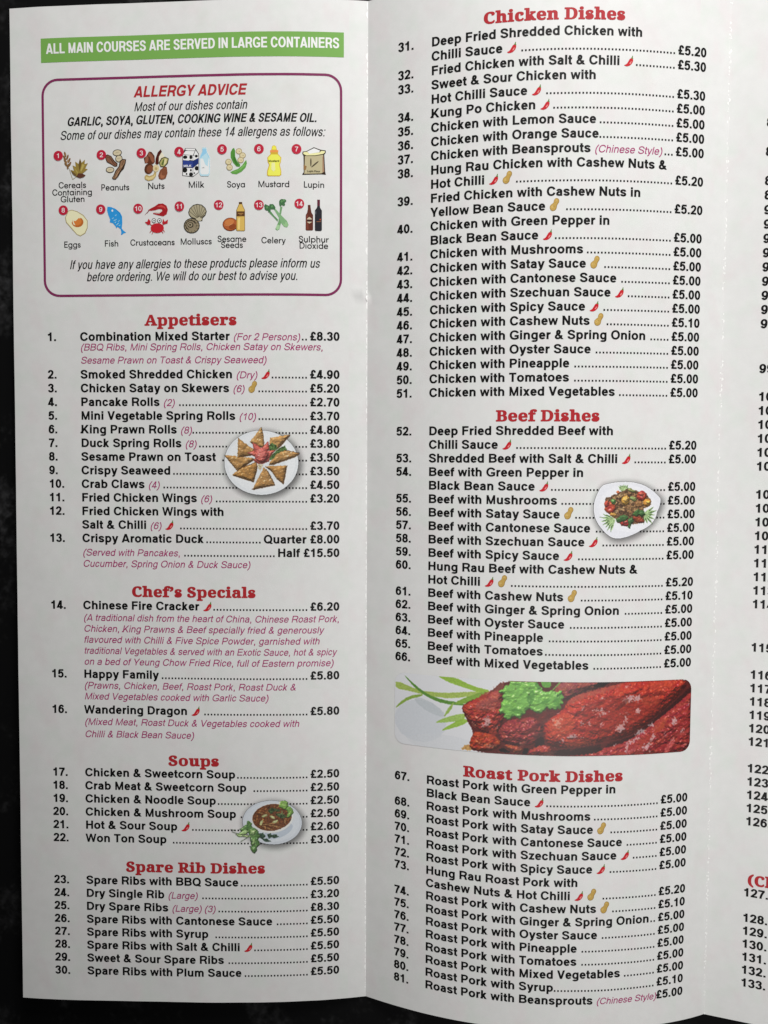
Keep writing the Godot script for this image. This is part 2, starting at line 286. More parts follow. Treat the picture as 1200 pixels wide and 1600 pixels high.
		["e","efe9e4",[42.89,61.99, 0.48,0.50,0]],
		["e","1c1416",[42.94,62.01, 0.20,0.23,0]],
		["e","3a2a28",[44.56,62.02, 0.66,0.68,0]],
		["e","efe9e4",[44.56,62.02, 0.48,0.50,0]],
		["e","1c1416",[44.61,62.04, 0.20,0.23,0]],
		["l","b0262e",[0.22, 42.32,63.38, 41.55,62.94, 41.33,62.50]],
		["l","b0262e",[0.22, 45.22,63.42, 46.00,63.01, 46.23,62.58]],
		["p","b0262e",[40.17,62.38, 40.88,62.28, 41.34,61.43, 41.89,62.08, 41.88,63.05, 41.10,63.25]],
		["p","b0262e",[45.33,62.78, 45.68,61.50, 46.12,62.36, 47.08,61.74, 47.00,62.81, 46.00,63.11]],
		["e","b8262e",[43.88,64.15, 1.99,1.40,0]],
		["l","b0262e",[0.18, 42.20,64.77, 41.64,65.41]],
		["l","b0262e",[0.18, 42.64,65.10, 42.30,65.85]],
		["l","b0262e",[0.18, 45.20,65.03, 45.64,65.68]],
		["l","b0262e",[0.18, 45.65,64.72, 46.09,65.26]],
	]],
	["printed picture of a scallop shell and a coiled shell", [
		["p","2e2a22",[53.13,59.79, 53.51,58.71, 54.54,57.73, 55.77,57.39, 57.21,57.67, 58.22,58.58, 58.62,59.67, 58.21,60.76, 57.38,61.54, 57.28,62.33, 55.74,62.41, 55.33,61.81, 53.90,61.29, 53.29,60.49]],
		["p","a39b80",[53.38,59.79, 53.71,58.81, 54.64,57.93, 55.77,57.63, 57.10,57.89, 58.02,58.73, 58.38,59.67, 58.00,60.60, 57.18,61.38, 57.01,62.09, 55.84,62.15, 55.50,61.61, 54.11,61.10, 53.50,60.39]],
		["l","4a4334",[0.12, 56.26,61.82, 53.50,59.50]],
		["l","4a4334",[0.12, 56.26,61.82, 53.96,58.61]],
		["l","4a4334",[0.12, 56.26,61.82, 54.75,57.93]],
		["l","4a4334",[0.12, 56.26,61.82, 55.57,57.67]],
		["l","4a4334",[0.12, 56.26,61.82, 56.49,57.72]],
		["l","4a4334",[0.12, 56.26,61.82, 57.37,58.13]],
		["l","4a4334",[0.12, 56.26,61.82, 58.02,58.87]],
		["l","4a4334",[0.12, 56.26,61.82, 58.30,59.77]],
		["l","4a4334",[0.12, 56.26,61.82, 57.90,60.66]],
		["p","b8b096",[55.13,61.81, 56.47,61.13, 57.28,61.84, 56.76,62.29, 55.74,62.31]],
		["e","2c2820",[54.13,63.64, 2.40,2.19,0]],
		["e","8d8068",[54.13,63.64, 2.15,1.94,0]],
		["e","2c2820",[53.93,63.52, 1.68,1.51,0]],
		["e","8a7d66",[53.84,63.48, 1.35,1.22,0]],
		["e","2c2820",[53.78,63.43, 0.88,0.80,0]],
		["e","9a8d74",[53.72,63.39, 0.63,0.57,0]],
		["e","2c2820",[53.68,63.37, 0.29,0.27,0]],
		["l","3a3428",[0.10, 55.77,63.66, 56.26,63.67]],
		["l","3a3428",[0.10, 55.55,64.37, 55.97,64.60]],
		["l","3a3428",[0.10, 54.94,64.89, 55.18,65.27]],
		["l","3a3428",[0.10, 54.12,65.07, 54.12,65.51]],
		["l","3a3428",[0.10, 53.30,64.87, 53.05,65.24]],
		["l","3a3428",[0.10, 52.70,64.33, 52.27,64.55]],
		["l","3a3428",[0.10, 52.49,63.61, 51.99,63.61]],
		["l","3a3428",[0.10, 52.71,62.90, 52.29,62.68]],
		["l","3a3428",[0.10, 53.32,62.39, 53.07,62.01]],
		["l","3a3428",[0.10, 54.14,62.21, 54.14,61.77]],
		["l","3a3428",[0.10, 54.96,62.41, 55.21,62.04]],
		["l","3a3428",[0.10, 55.56,62.94, 55.98,62.73]],
	]],
	["printed picture of a round seed beside a bottle of oil", [
		["e","6a3018",[65.49,63.38, 2.27,1.94,0]],
		["e","a85a30",[65.49,63.30, 2.06,1.72,0]],
		["e","c07844",[65.23,62.72, 1.39,0.84,-10]],
		["e","8a4524",[66.13,64.01, 1.05,0.72,-20]],
		["l","d59a68",[0.12, 63.70,63.50, 64.92,63.77, 66.14,63.22]],
		["p","7d6230",[68.04,57.01, 69.01,57.02, 69.05,57.61, 69.41,58.50, 69.81,59.29, 69.82,65.03, 69.58,65.32, 67.45,65.31, 67.19,65.01, 67.28,59.28, 67.69,58.39, 68.04,57.60]],
		["p","4a3222",[68.08,57.07, 68.97,57.08, 68.97,57.55, 68.08,57.54]],
		["p","cfae5c",[68.16,57.66, 68.93,57.67, 69.25,58.54, 69.65,59.33, 69.66,64.99, 69.48,65.17, 67.55,65.15, 67.37,64.97, 67.44,59.32, 67.83,58.49]],
		["p","5a3c20",[67.34,59.67, 69.77,59.69, 69.76,61.11, 67.33,61.10]],
		["p","e0c880",[67.77,61.65, 68.38,61.46, 68.26,64.82, 67.75,64.82]],
		["l","b58a52",[0.17, 67.78,60.27, 69.30,60.28]],
		["l","b58a52",[0.12, 68.18,60.67, 68.99,60.67]],
	]],
	["printed picture of crossed celery sticks", [
		["p","6f9a6a",[78.65,64.80, 79.53,62.67, 79.86,60.33, 80.08,58.42, 80.73,58.41, 80.29,60.75, 80.39,62.67, 79.84,64.80, 79.19,65.18]],
		["p","7da878",[78.34,59.27, 78.78,59.06, 80.51,60.96, 82.02,62.44, 82.49,63.51, 82.12,64.25, 81.26,64.15, 80.50,63.30, 79.85,61.82]],
		["p","5a8a58",[76.28,59.27, 77.15,59.48, 78.34,60.97, 79.42,62.03, 79.31,62.67, 78.34,61.61, 77.04,60.33]],
		["p","8fb886",[80.72,63.09, 81.37,63.41, 81.58,62.66, 82.02,62.87, 82.34,63.61, 82.01,64.10, 81.26,64.04]],
		["p","a0c496",[78.72,64.37, 79.31,63.52, 79.96,63.73, 79.80,64.69, 79.19,65.05]],
		["e","3f6a44",[80.63,57.04, 0.86,0.82,0]],
		["e","3f6a44",[81.38,56.71, 0.50,0.41,30]],
		["e","3f6a44",[80.19,57.57, 0.41,0.77,0]],
		["e","3f6a44",[81.06,57.78, 0.45,0.41,0]],
		["e","3f6a44",[77.70,58.42, 0.77,0.77,0]],
		["e","3f6a44",[77.26,58.10, 0.36,0.45,0]],
		["e","3f6a44",[78.35,58.74, 0.36,0.50,0]],
		["e","3f6a44",[76.29,58.74, 0.77,0.77,40]],
		["e","3f6a44",[75.85,58.21, 0.41,0.50,0]],
		["e","3f6a44",[76.93,59.48, 0.36,0.54,30]],
		["e","5f8f5c",[80.52,56.93, 0.27,0.36,20]],
		["e","5f8f5c",[81.17,56.61, 0.27,0.36,20]],
		["e","5f8f5c",[77.70,58.32, 0.27,0.36,20]],
		["e","5f8f5c",[76.29,58.63, 0.27,0.36,20]],
	]],
	["printed picture of a beer bottle and a wine bottle", [
		["p","5a2a22",[88.09,57.82, 88.84,57.81, 88.95,58.97, 89.16,60.03, 89.60,60.66, 89.59,64.81, 89.38,65.09, 87.69,65.12, 87.43,64.84, 87.48,60.69, 87.87,60.05, 88.08,58.99]],
		["p","74382c",[87.69,60.90, 88.08,60.26, 88.29,64.83, 87.69,64.84]],
		["p","c4b59c",[88.51,61.21, 89.21,61.73, 89.21,62.69, 88.51,63.13, 87.86,62.71, 87.86,61.75]],
		["p","3a2220",[87.86,61.96, 89.21,61.95, 89.21,62.58, 87.86,62.60]],
		["p","5a2030",[90.81,56.29, 91.59,56.28, 91.59,58.08, 90.81,58.10]],
		["p","25252c",[90.85,58.05, 91.55,58.04, 91.66,58.61, 92.15,59.35, 92.15,64.88, 91.93,65.20, 90.33,65.23, 90.11,64.91, 90.12,59.38, 90.68,58.63]],
		["p","d2b998",[90.33,60.65, 92.11,60.58, 92.11,62.96, 90.33,63.03]],
		["l","8e3a2c",[0.31, 90.46,61.29, 91.98,61.16]],
		["l","b5482c",[0.36, 90.57,62.03, 91.87,61.90]],
		["l","8e5a3c",[0.18, 90.57,62.56, 91.87,62.50]],
		["l","8a8a94",[0.11, 90.38,59.59, 90.38,60.44]],
	]],
]

# ---------------------------------------------------------------- the shape of the sheet

var tab_x := PackedFloat32Array()
var tab_h := PackedFloat32Array()
var tab_a := PackedFloat32Array()
var wave := FastNoiseLite.new()
var grain := FastNoiseLite.new()
var blotch := FastNoiseLite.new()
var rng := RandomNumberGenerator.new()
var writer: TextServer
var faces := {}
var glyphs := {}
var ink_mat: StandardMaterial3D


func knots(list: Array, u: float) -> float:
	var f := clampf(u, 0.0, 1.0) * (list.size() - 1)
	var i := mini(int(f), list.size() - 2)
	return lerpf(list[i], list[i + 1], f - i)


func shape_sheet() -> void:
	# tables of x, height and slope: STEPS + 1 entries for each of the panels
	for p in 3:
		var from: float = [0.0, FOLD_A, FOLD_B][p]
		var to: float = [FOLD_A, FOLD_B, RIGHT_END][p]
		var slopes: Array = [SLOPE_A, SLOPE_B, SLOPE_C][p]
		var d := (to - from) / STEPS
		var xs := [0.0]
		var hs := [0.0]
		for i in STEPS:
			var a := knots(slopes, (i + 0.5) / STEPS)
			xs.append(xs[i] + cos(a) * d)
			hs.append(hs[i] + sin(a) * d)
		var x0: float = -xs[STEPS] if p == 0 else (0.0 if p == 1 else tab_x[2 * STEPS + 1])
		var h0: float = -hs[STEPS] if p == 0 else (0.0 if p == 1 else tab_h[2 * STEPS + 1])
		for i in STEPS + 1:
			tab_x.append(xs[i] + x0)
			tab_h.append(hs[i] + h0)
			tab_a.append(knots(slopes, float(i) / STEPS))


func ripple(s: float, t: float) -> float:
	# the small unevenness of a handled sheet, and the dent on the first crease
	var r := 0.16 * wave.get_noise_2d(s, t) + 0.05 * wave.get_noise_2d(s * 3.1 + 500.0, t * 2.2)
	var e := Vector2(s - FOLD_A, t - 84.6)
	r += 0.9 * exp(-Vector2(e.x / 2.6, (e.y + absf(e.x) * 0.45) / 1.1).length_squared()) * (1.0 if e.x < 0.0 else -0.7)
	return r * clampf(absf(s - FOLD_A) / 1.0 + 0.15, 0.0, 1.0)


func sheet(p: int, s: float, t: float, lift := 0.0, at := PackedVector3Array(), facing := PackedVector3Array()) -> Vector3:
	var from := 0.0 if p == 0 else (FOLD_A if p == 1 else FOLD_B)
	var to := FOLD_A if p == 0 else (FOLD_B if p == 1 else RIGHT_END)
	var f := (s - from) / (to - from) * STEPS
	var i := clampi(int(f), 0, STEPS - 1)
	var k := p * (STEPS + 1) + i
	f -= i
	var x := lerpf(tab_x[k], tab_x[k + 1], f)
	var h := lerpf(tab_h[k], tab_h[k + 1], f)
	var a := lerpf(tab_a[k], tab_a[k + 1], f)
	var l := clampf((FOLD_A - s) / FOLD_A, 0.0, 1.0)
	var m := clampf((s - FOLD_A) / (FOLD_B - FOLD_A), 0.0, 1.0)
	var tw: float = TWIST[0] * l + TWIST[1] * 4.0 * l * (1.0 - l) + TWIST[2] * 4.0 * m * (1.0 - m) + TWIST[3] * m
	var r := ripple(s, t)
	h += (t / PAGE - 0.5) * tw + r
	var rs := (ripple(s + 0.7, t) - r) / 0.7
	var rt := (ripple(s, t + 0.7) - r) / 0.7 + tw / PAGE
	var n := Vector3(-sin(a) - rs * cos(a), cos(a), -rt * cos(a)).normalized()
	facing.append(n)
	var q := Vector3(x, h, t - PAGE / 2.0) + n * lift
	at.append(q * MM)
	return q


func panel_of(s: float) -> int:
	return 0 if s < FOLD_A else (1 if s < FOLD_B else 2)


# ---------------------------------------------------------------- meshes of print

class Print:
	var at := PackedVector3Array()
	var facing := PackedVector3Array()
	var tint := PackedColorArray()
	var uv := PackedVector2Array()
	var index := PackedInt32Array()


func colour(hex: String) -> Color:
	# ink on paper: the photograph shows it under a little less than full light
	var c := Color.html(hex).srgb_to_linear()
	return Color(minf(c.r * 1.2, 0.9), minf(c.g * 1.2, 0.9), minf(c.b * 1.2, 0.9))


func lay(k: Print, p: int, pts: PackedVector2Array, tris: PackedInt32Array, c: Color, lift: float) -> void:
	var base := k.at.size()
	for q in pts:
		sheet(p, q.x, q.y, lift, k.at, k.facing)
		k.tint.append(c)
	for i in range(0, tris.size(), 3):
		var a := pts[tris[i]]
		var b := pts[tris[i + 1]]
		var d := pts[tris[i + 2]]
		var turned := (b - a).cross(d - a) < 0.0
		k.index.append(base + tris[i])
		k.index.append(base + tris[i + (2 if turned else 1)])
		k.index.append(base + tris[i + (1 if turned else 2)])


func flat(k: Print, p: int, pts: PackedVector2Array, c: Color, lift: float) -> void:
	var tris := Geometry2D.triangulate_polygon(pts)
	if tris.is_empty():
		var hull := Geometry2D.offset_polygon(pts, 0.004)
		for h in hull:
			if not Geometry2D.is_polygon_clockwise(h):
				lay(k, p, h, Geometry2D.triangulate_polygon(h), c, lift)
		return
	lay(k, p, pts, tris, c, lift)


func cells(pts: PackedVector2Array) -> Array:
	# a wide shape cut into small cells, so that it follows the bend of the sheet
	var lo := Vector2(INF, INF)
	var hi := -lo
	for q in pts:
		lo = lo.min(q)
		hi = hi.max(q)
	var out := []
	var x := lo.x
	while x < hi.x:
		var slab := PackedVector2Array([Vector2(x, -10), Vector2(x + 1.75, -10), Vector2(x + 1.75, 310), Vector2(x, 310)])
		for strip in Geometry2D.intersect_polygons(pts, slab):
			var y := lo.y
			while y < hi.y:
				var box := PackedVector2Array([Vector2(x - 1, y), Vector2(x + 3, y), Vector2(x + 3, y + 2.7), Vector2(x - 1, y + 2.7)])
				out.append_array(Geometry2D.intersect_polygons(strip, box))
				y += 2.7
		x += 1.75
	return out


func strips(k: Print, p: int, pts: PackedVector2Array, c: Color, lift: float) -> void:
	for piece in cells(pts):
		lay(k, p, piece, Geometry2D.triangulate_polygon(piece), c, lift)


func commit(k: Print, called: String, parent: Node, mat: Material, label := "") -> MeshInstance3D:
	var arrays := []
	arrays.resize(Mesh.ARRAY_MAX)
	arrays[Mesh.ARRAY_VERTEX] = k.at
	arrays[Mesh.ARRAY_NORMAL] = k.facing
	if k.tint.size() == k.at.size():
		arrays[Mesh.ARRAY_COLOR] = k.tint
	if k.uv.size() == k.at.size():
		arrays[Mesh.ARRAY_TEX_UV] = k.uv
	arrays[Mesh.ARRAY_INDEX] = k.index
	var m := ArrayMesh.new()
	m.add_surface_from_arrays(Mesh.PRIMITIVE_TRIANGLES, arrays)
	m.surface_set_material(0, mat)
	var o := MeshInstance3D.new()
	o.mesh = m
	o.name = numbered(called, parent)
	if label:
		o.set_meta("label", label)
	parent.add_child(o, true)
	return o


var taken := {}

func numbered(called: String, parent: Node) -> String:
	var key := str(parent.get_instance_id()) + called
	taken[key] = taken.get(key, -1) + 1
	return called if taken[key] == 0 else "%s_%03d" % [called, taken[key]]


# ---------------------------------------------------------------- lettering

func face(kind: String) -> RID:
	if not faces.has(kind):
		var f := SystemFont.new()
		f.font_names = PackedStringArray(["Droid Serif"])
		f.font_weight = 700
		faces[kind] = f
	return faces[kind].get_rids()[0]


func outline(kind: String, ch: String) -> Array:
	# closed loops of a letter in thousandths of its size, y up
	var font := face(kind)
	var g := writer.font_get_glyph_index(font, 1000, ch.unicode_at(0), 0)
	var got := writer.font_get_glyph_contours(font, 1000, g)
	var loops := []
	var first := 0
	for last in got.contours:
		var n: int = last - first + 1
		var raw := PackedVector2Array()
		var on := []
		for i in n:
			var v: Vector3 = got.points[first + i]
			var w: Vector3 = got.points[first + (i + 1) % n]
			raw.append(Vector2(v.x, -v.y))
			on.append(v.z == 1.0)
			if v.z != 1.0 and w.z != 1.0:
				raw.append(Vector2(v.x + w.x, -v.y - w.y) / 2.0)
				on.append(true)
		first = last + 1
		var loop := PackedVector2Array()
		var m := raw.size()
		for i in m:
			if on[i]:
				if loop.is_empty() or loop[-1].distance_to(raw[i]) > 1.0:
					loop.append(raw[i])
			else:
				var a := raw[(i + m - 1) % m]
				var b := raw[(i + 1) % m]
				var mid := (a + 2.0 * raw[i] + b) / 4.0
				if mid.distance_to((a + b) / 2.0) > 3.5:
					loop.append(mid)
		if loop.size() > 2:
			loops.append(loop)
	return loops


func area(loop: PackedVector2Array) -> float:
	var s := 0.0
	for i in loop.size():
		s += loop[i].cross(loop[(i + 1) % loop.size()])
	return s / 2.0


func cut_holes(outer: PackedVector2Array, holes: Array) -> Array:
	# the pieces of a letter with counters: cut level with the middle of each counter, so that no piece has a hole
	var inside := []
	for h in holes:
		if Geometry2D.is_point_in_polygon(h[0], outer):
			inside.append(h)
	if inside.is_empty():
		return [outer]
	var cuts := [-5000.0]
	for h in inside:
		var lo := INF
		var hi := -INF
		for q in h:
			lo = minf(lo, q.y)
			hi = maxf(hi, q.y)
		cuts.append((lo + hi) / 2.0)
	cuts.append(5000.0)
	cuts.sort()
	var out := []
	for i in cuts.size() - 1:
		if cuts[i + 1] - cuts[i] < 1.0:
			continue
		var band := PackedVector2Array([Vector2(-5000, cuts[i]), Vector2(5000, cuts[i]), Vector2(5000, cuts[i + 1]), Vector2(-5000, cuts[i + 1])])
		var pieces := Geometry2D.intersect_polygons(outer, band)
		for h in inside:
			var next := []
			for piece in pieces:
				next.append_array(Geometry2D.clip_polygons(piece, h))
			pieces.assign(next)
		out.append_array(pieces)
	return out


const CUT := {"bold": [170.0, 1.24, 56.0], "plain": [98.0, 1.1, 62.0], "slim": [116.0, 1.4, 62.0], "slimbold": [182.0, 1.5, 56.0], "round": [116.0, 1.2, 56.0]}   # stem, stem over crossbar, side


func glyph(kind: String, ch: String) -> Dictionary:
	var key := kind + ch
	if glyphs.has(key):
		return glyphs[key]
	var pieces := []
	var adv := 0.0
	if kind == "fat":
		var font := face(kind)
		var outers := []
		var holes := []
		var loops := outline(kind, ch)
		var big := 0.0
		for l in loops:
			if absf(area(l)) > absf(big):
				big = area(l)
		for l in loops:
			var is_hole := signf(area(l)) != signf(big)
			var w: PackedVector2Array = l
			if area(w) < 0.0:
				w.reverse()
			for q in Geometry2D.offset_polygon(w, -FAT * 0.5 if is_hole else FAT, Geometry2D.JOIN_ROUND):
				(holes if is_hole else outers).append(q)
		for o in outers:
			var fresh := cut_holes(o, holes)
			add_pieces(pieces, fresh, 1.0)
		adv = writer.font_get_glyph_advance(font, 1000, writer.font_get_glyph_index(font, 1000, ch.unicode_at(0), 0)).x + FAT
	else:
		adv = advance(kind, ch)
		var c: Array = CUT[kind]
		pieces = stroke_letter(ch, adv, c[0], c[1], c[2], kind == "round")
	var pts := PackedVector2Array()
	var tris := PackedInt32Array()
	for piece in pieces:
		var t := Geometry2D.triangulate_polygon(piece)
		var b := pts.size()
		pts.append_array(piece)
		for i in t:
			tris.append(b + i)
	glyphs[key] = {"pts": pts, "tris": tris, "adv": adv}
	return glyphs[key]


const FAT := 33.0
const WIDE_ROUND := {"a": 640, "b": 640, "c": 500, "d": 640, "e": 580, "f": 320, "g": 640, "h": 580, "i": 260, "k": 540, "l": 260, "m": 880, "n": 580, "o": 620, "p": 640, "q": 640, "r": 380, "s": 460, "t": 320, "u": 580, "x": 500, "y": 520, "C": 720, "D": 700, "E": 560, "F": 540, "G": 800, "L": 500, "M": 860, "N": 760, "P": 580, "S": 580}


func advance(kind: String, ch: String) -> float:
	if kind == "fat":
		return glyph(kind, ch).adv
	if kind == "round" and WIDE_ROUND.has(ch):
		return WIDE_ROUND[ch]
	var c := ch.unicode_at(0)
	if c == 0x2019:
		return 278.0
	var list: Array = WIDE_PLAIN if kind == "plain" or kind == "slim" else WIDE_BOLD
	return 556.0 if c == 163 else float(list[clampi(c - 32, 0, list.size() - 1)])


func width(kind: String, text: String) -> float:
	var w := 0.0
	for ch in text:
		w += advance(kind, ch)
	return w / 1000.0


func letters(k: Print, p: int, kind: String, text: String, size: float, s: float, t: float, hex: String, stretch := 1.0, lean := 0.0, lift := LIFT) -> float:
	var c := colour(hex)
	for ch in text:
		var step := advance(kind, ch) * size / 1000.0 * stretch
		if ch != " ":
			var g := glyph(kind, ch)
			var put := PackedVector2Array()
			for q in g.pts:
				put.append(Vector2(s + (q.x * stretch + q.y * lean) * size / 1000.0, t - q.y * size / 1000.0))
			lay(k, p, put, g.tris, c, lift)
		s += step
	return s


func fitted(k: Print, p: int, kind: String, text: String, size: float, s0: float, s1: float, t: float, hex: String, lean := 0.0, lift := LIFT) -> void:
	# a line of lettering stretched to run from s0 to s1
	var w := width(kind, text) * size - 0.08 * size
	letters(k, p, kind, text, size, s0 - 0.04 * size, t, hex, (s1 - s0) / w, lean, lift)


func ellipse(c: Vector2, rx: float, ry: float, turn: float, n := 18) -> PackedVector2Array:
	var out := PackedVector2Array()
	for i in n:
		var a := TAU * i / n
		out.append(c + Vector2(cos(a) * rx, sin(a) * ry).rotated(deg_to_rad(turn)))
	return out


func points(flat_list: Array, from := 0) -> PackedVector2Array:
	var out := PackedVector2Array()
	for i in range(from, flat_list.size(), 2):
		out.append(Vector2(flat_list[i], flat_list[i + 1]))
	return out


func smooth(pts: PackedVector2Array) -> PackedVector2Array:
	# corners cut once, so that drawn shapes look drawn
	var out := PackedVector2Array()
	for i in pts.size():
		var a := pts[i]
		var b := pts[(i + 1) % pts.size()]
		out.append(a.lerp(b, 0.22))
		out.append(a.lerp(b, 0.78))
	return out


# ---------------------------------------------------------------- a plain grotesque, drawn with strokes

func trace(list: Array) -> PackedVector2Array:
	# [x, y] goes straight on; [x, y, cx, cy] turns there round the corner (cx, cy)
	var out := PackedVector2Array()
	for e in list:
		var q := Vector2(e[0], e[1])
		if e.size() == 4:
			var from := out[-1]
			var corner := Vector2(e[2], e[3])
			for i in range(1, 6):
				out.append(from.bezier_interpolate(from.lerp(corner, 0.58), q.lerp(corner, 0.58), q, i / 6.0))
		out.append(q)
	return out


func stroke_letter(ch: String, a: float, w: float, k: float, bear: float, geo := false) -> Array:
	# simple closed pieces that do not overlap. a: advance, w: stem, k: stem over crossbar, bear: side of a stem
	var hw := w / 2.0
	var hh := hw / k
	var hi := 530.0 if not geo else 485.0
	var cap := 716.0
	var low := -208.0
	var rb := bear - 28.0
	var xs := bear + hw
	var xe := a - bear - hw
	var ol := rb + hw
	var rr := a - rb - hw
	var m := a / 2.0
	var xt := hi + 10.0 - hh
	var xb := -10.0 + hh
	var ct := cap + 10.0 - hh
	if ch == "w" or ch == "M" or ch == "W":
		hw *= 0.86     # the crowded letters are drawn lighter
		hh *= 0.86
	var p := []        # [path, lowest y, highest y]
	var rings := []    # [left, right, bottom, top] of the middle of the stroke
	var stem := func(x, y0, y1): p.append([[[x, y0], [x, y1]]])
	var bar := func(y, x0, x1): p.append([[[x0, y], [x1, y]]])
	var slope := func(x0, y0, x1, y1, lo, up):
		var d := Vector2(x1 - x0, y1 - y0) * 0.3
		p.append([[[x0 - d.x, y0 - d.y], [x1 + d.x, y1 + d.y]], lo, up])
	match ch:
		"a":
			if geo:
				rings.append([ol, xe, xb, xt])
				stem.call(xe, 0, hi)
			else:
				p.append([[[ol + 10, hi * 0.70], [m - 5, xt, ol + 15, xt], [xe, hi * 0.66, xe, xt], [xe, 80], [xe + 14, 0]]])
				p.append([[[xe, hi * 0.59], [m, hi * 0.545], [ol, hi * 0.27, ol, hi * 0.53], [m - 20, xb, ol, xb], [xe, hi * 0.26, xe - 10, xb]]])
		"b", "p":
			if ch == "b": stem.call(xs, 0, cap)
			else: stem.call(xs, low, hi)
			p.append([[[xs, hi * 0.6], [m + 15, xt, xs, xt], [rr, hi / 2, rr, xt], [m + 15, xb, rr, xb], [xs, hi * 0.4, xs, xb]]])
		"d", "q", "g":
			if ch == "d": stem.call(xe, 0, cap)
			elif ch == "q": stem.call(xe, low, hi)
			else: p.append([[[xe, hi], [xe, -40], [m, low + hh, xe, low + hh], [ol + 15, -95, ol + 15, low + hh]]])
			p.append([[[xe, hi * 0.6], [m - 15, xt, xe, xt], [ol, hi / 2, ol, xt], [m - 15, xb, ol, xb], [xe, hi * 0.4, xe, xb]]])
		"c":
			p.append([[[rr - 2, hi * 0.67], [m, xt, rr - 20, xt], [ol, hi / 2, ol, xt], [m, xb, ol, xb], [rr, hi * 0.34, rr - 20, xb]]])
		"e":
			bar.call(hi * 0.51, ol, rr)
			p.append([[[rr, hi * 0.51 - hh], [rr, hi * 0.54], [m, xt, rr, xt], [ol, hi / 2, ol, xt], [m, xb, ol, xb], [rr - 8, hi * 0.25, rr - 32, xb]]])
		"f":
			var x := a * 0.44
			p.append([[[x, 0], [x, cap - 160], [a - 4, ct - 8, x, ct]]])
			bar.call(hi - hh, 10, a - 12)
		"h", "n":
			stem.call(xs, 0, cap if ch == "h" else hi)
			p.append([[[xs, hi * 0.55], [m + 12, xt, xs, xt], [xe, hi * 0.62, xe, xt], [xe, 0]]])
		"m":
			stem.call(xs, 0, hi)
			p.append([[[xs, hi * 0.56], [(xs + m) / 2 + 8, xt, xs, xt], [m, hi * 0.64, m, xt], [m, 0]]])
			p.append([[[m, hi * 0.56], [(xe + m) / 2 + 8, xt, m, xt], [xe, hi * 0.64, xe, xt], [xe, 0]]])
		"i":
			stem.call(m, 0, hi)
			stem.call(m, cap - 2.1 * hh, cap)
		"j":
			p.append([[[m, hi], [m, -80], [m - 80, low + hh, m, low + hh]]])
			stem.call(m, cap - 2.1 * hh, cap)
		"l", "I": stem.call(m, 0, cap)
		"k":
			stem.call(xs, 0, cap)
			slope.call(xs, hi * 0.24, xe - 5, hi, 0, hi)
			slope.call(xs + 0.36 * (xe - xs), hi * 0.55, xe + 22, 0, 0, hi * 0.62)
		"o": rings.append([ol, rr, xb, xt])
		"r":
			stem.call(xs, 0, hi)
			p.append([[[xs, hi * 0.52], [a - 8, xt - 6, xs + 6, xt]]])
		"s":
			p.append([[[rr - 8, hi * 0.70], [m, xt, rr - 16, xt], [ol + 5, hi * 0.715, ol + 5, xt], [m, hi * 0.5, ol + 6, hi * 0.56], [rr, hi * 0.275, rr - 2, hi * 0.45], [m, xb, rr, xb], [ol, hi * 0.30, ol + 10, xb]]])
		"t":
			var x := a * 0.46
			p.append([[[x, hi + 145], [x, 120], [a - 16, hh - 4, x, hh - 12]] if not geo else [[x, hi + 170], [x, 0]]])
			bar.call(hi - hh, 10, a - 14)
		"u":
			p.append([[[xs, hi], [xs, hi * 0.38], [m - 12, xb, xs, xb], [xe, hi * 0.45, xe, xb]]])
			stem.call(xe, 0, hi)
		"v":
			slope.call(10 + hw * 1.1, hi, m, 0, 0, hi)
			slope.call(a - 10 - hw * 1.1, hi, m, 0, 0, hi)
		"w":
			slope.call(6 + hw, hi, a * 0.285, 0, 0, hi)
			slope.call(m, hi, a * 0.285, 0, 0, hi)
			slope.call(m, hi, a * 0.715, 0, 0, hi)
			slope.call(a - 6 - hw, hi, a * 0.715, 0, 0, hi)
		"x":
			slope.call(14 + hw * 1.15, 0, a - 14 - hw * 1.15, hi, 0, hi)
			slope.call(14 + hw * 1.15, hi, a - 14 - hw * 1.15, 0, 0, hi)
		"y":
			slope.call(10 + hw * 1.1, hi, m, 0, -20, hi)
			p.append([[[a - hw * 0.75, hi + 50], [m + 4, -30], [m * 0.42, low + hh, m * 0.86, low + hh]], low, hi])
		"z":
			bar.call(hi - hh, 34, a - 34)
			bar.call(hh, 28, a - 28)
			slope.call(34 + hw * 1.2, hh, a - 38 - hw * 1.2, hi - hh, hh, hi - hh)
		"A":
			slope.call(4 + hw * 1.1, 0, m - 6, cap, 0, cap)
			slope.call(a - 4 - hw * 1.1, 0, m + 6, cap, 0, cap)
			bar.call(cap * 0.25, a * 0.26, a * 0.74)
		"B":
			stem.call(xs, 0, cap)
			p.append([[[xs, cap - hh], [m + 15, cap - hh], [rr - 26, cap * 0.74, rr - 26, cap - hh], [m + 15, cap * 0.525, rr - 26, cap * 0.525], [xs, cap * 0.525]]])
			p.append([[[m, cap * 0.525], [m + 30, cap * 0.525], [rr, cap * 0.275, rr, cap * 0.525], [m + 20, hh, rr, hh], [xs, hh]]])
		"C":
			p.append([[[rr - 4, cap * 0.685], [m + 5, ct, rr - 30, ct], [ol, cap / 2, ol, ct], [m + 5, xb, ol, xb], [rr, cap * 0.335, rr - 25, xb]]])
		"D":
			stem.call(xs, 0, cap)
			p.append([[[xs, cap - hh], [m - 20, cap - hh], [rr, cap / 2, rr, cap - hh], [m - 20, hh, rr, hh], [xs, hh]]])
		"E", "F":
			stem.call(xs, 0, cap)
			bar.call(cap - hh, xs, a - 45)
			bar.call(cap * 0.515, xs, a - 72)
			if ch == "E": bar.call(hh, xs, a - 38)
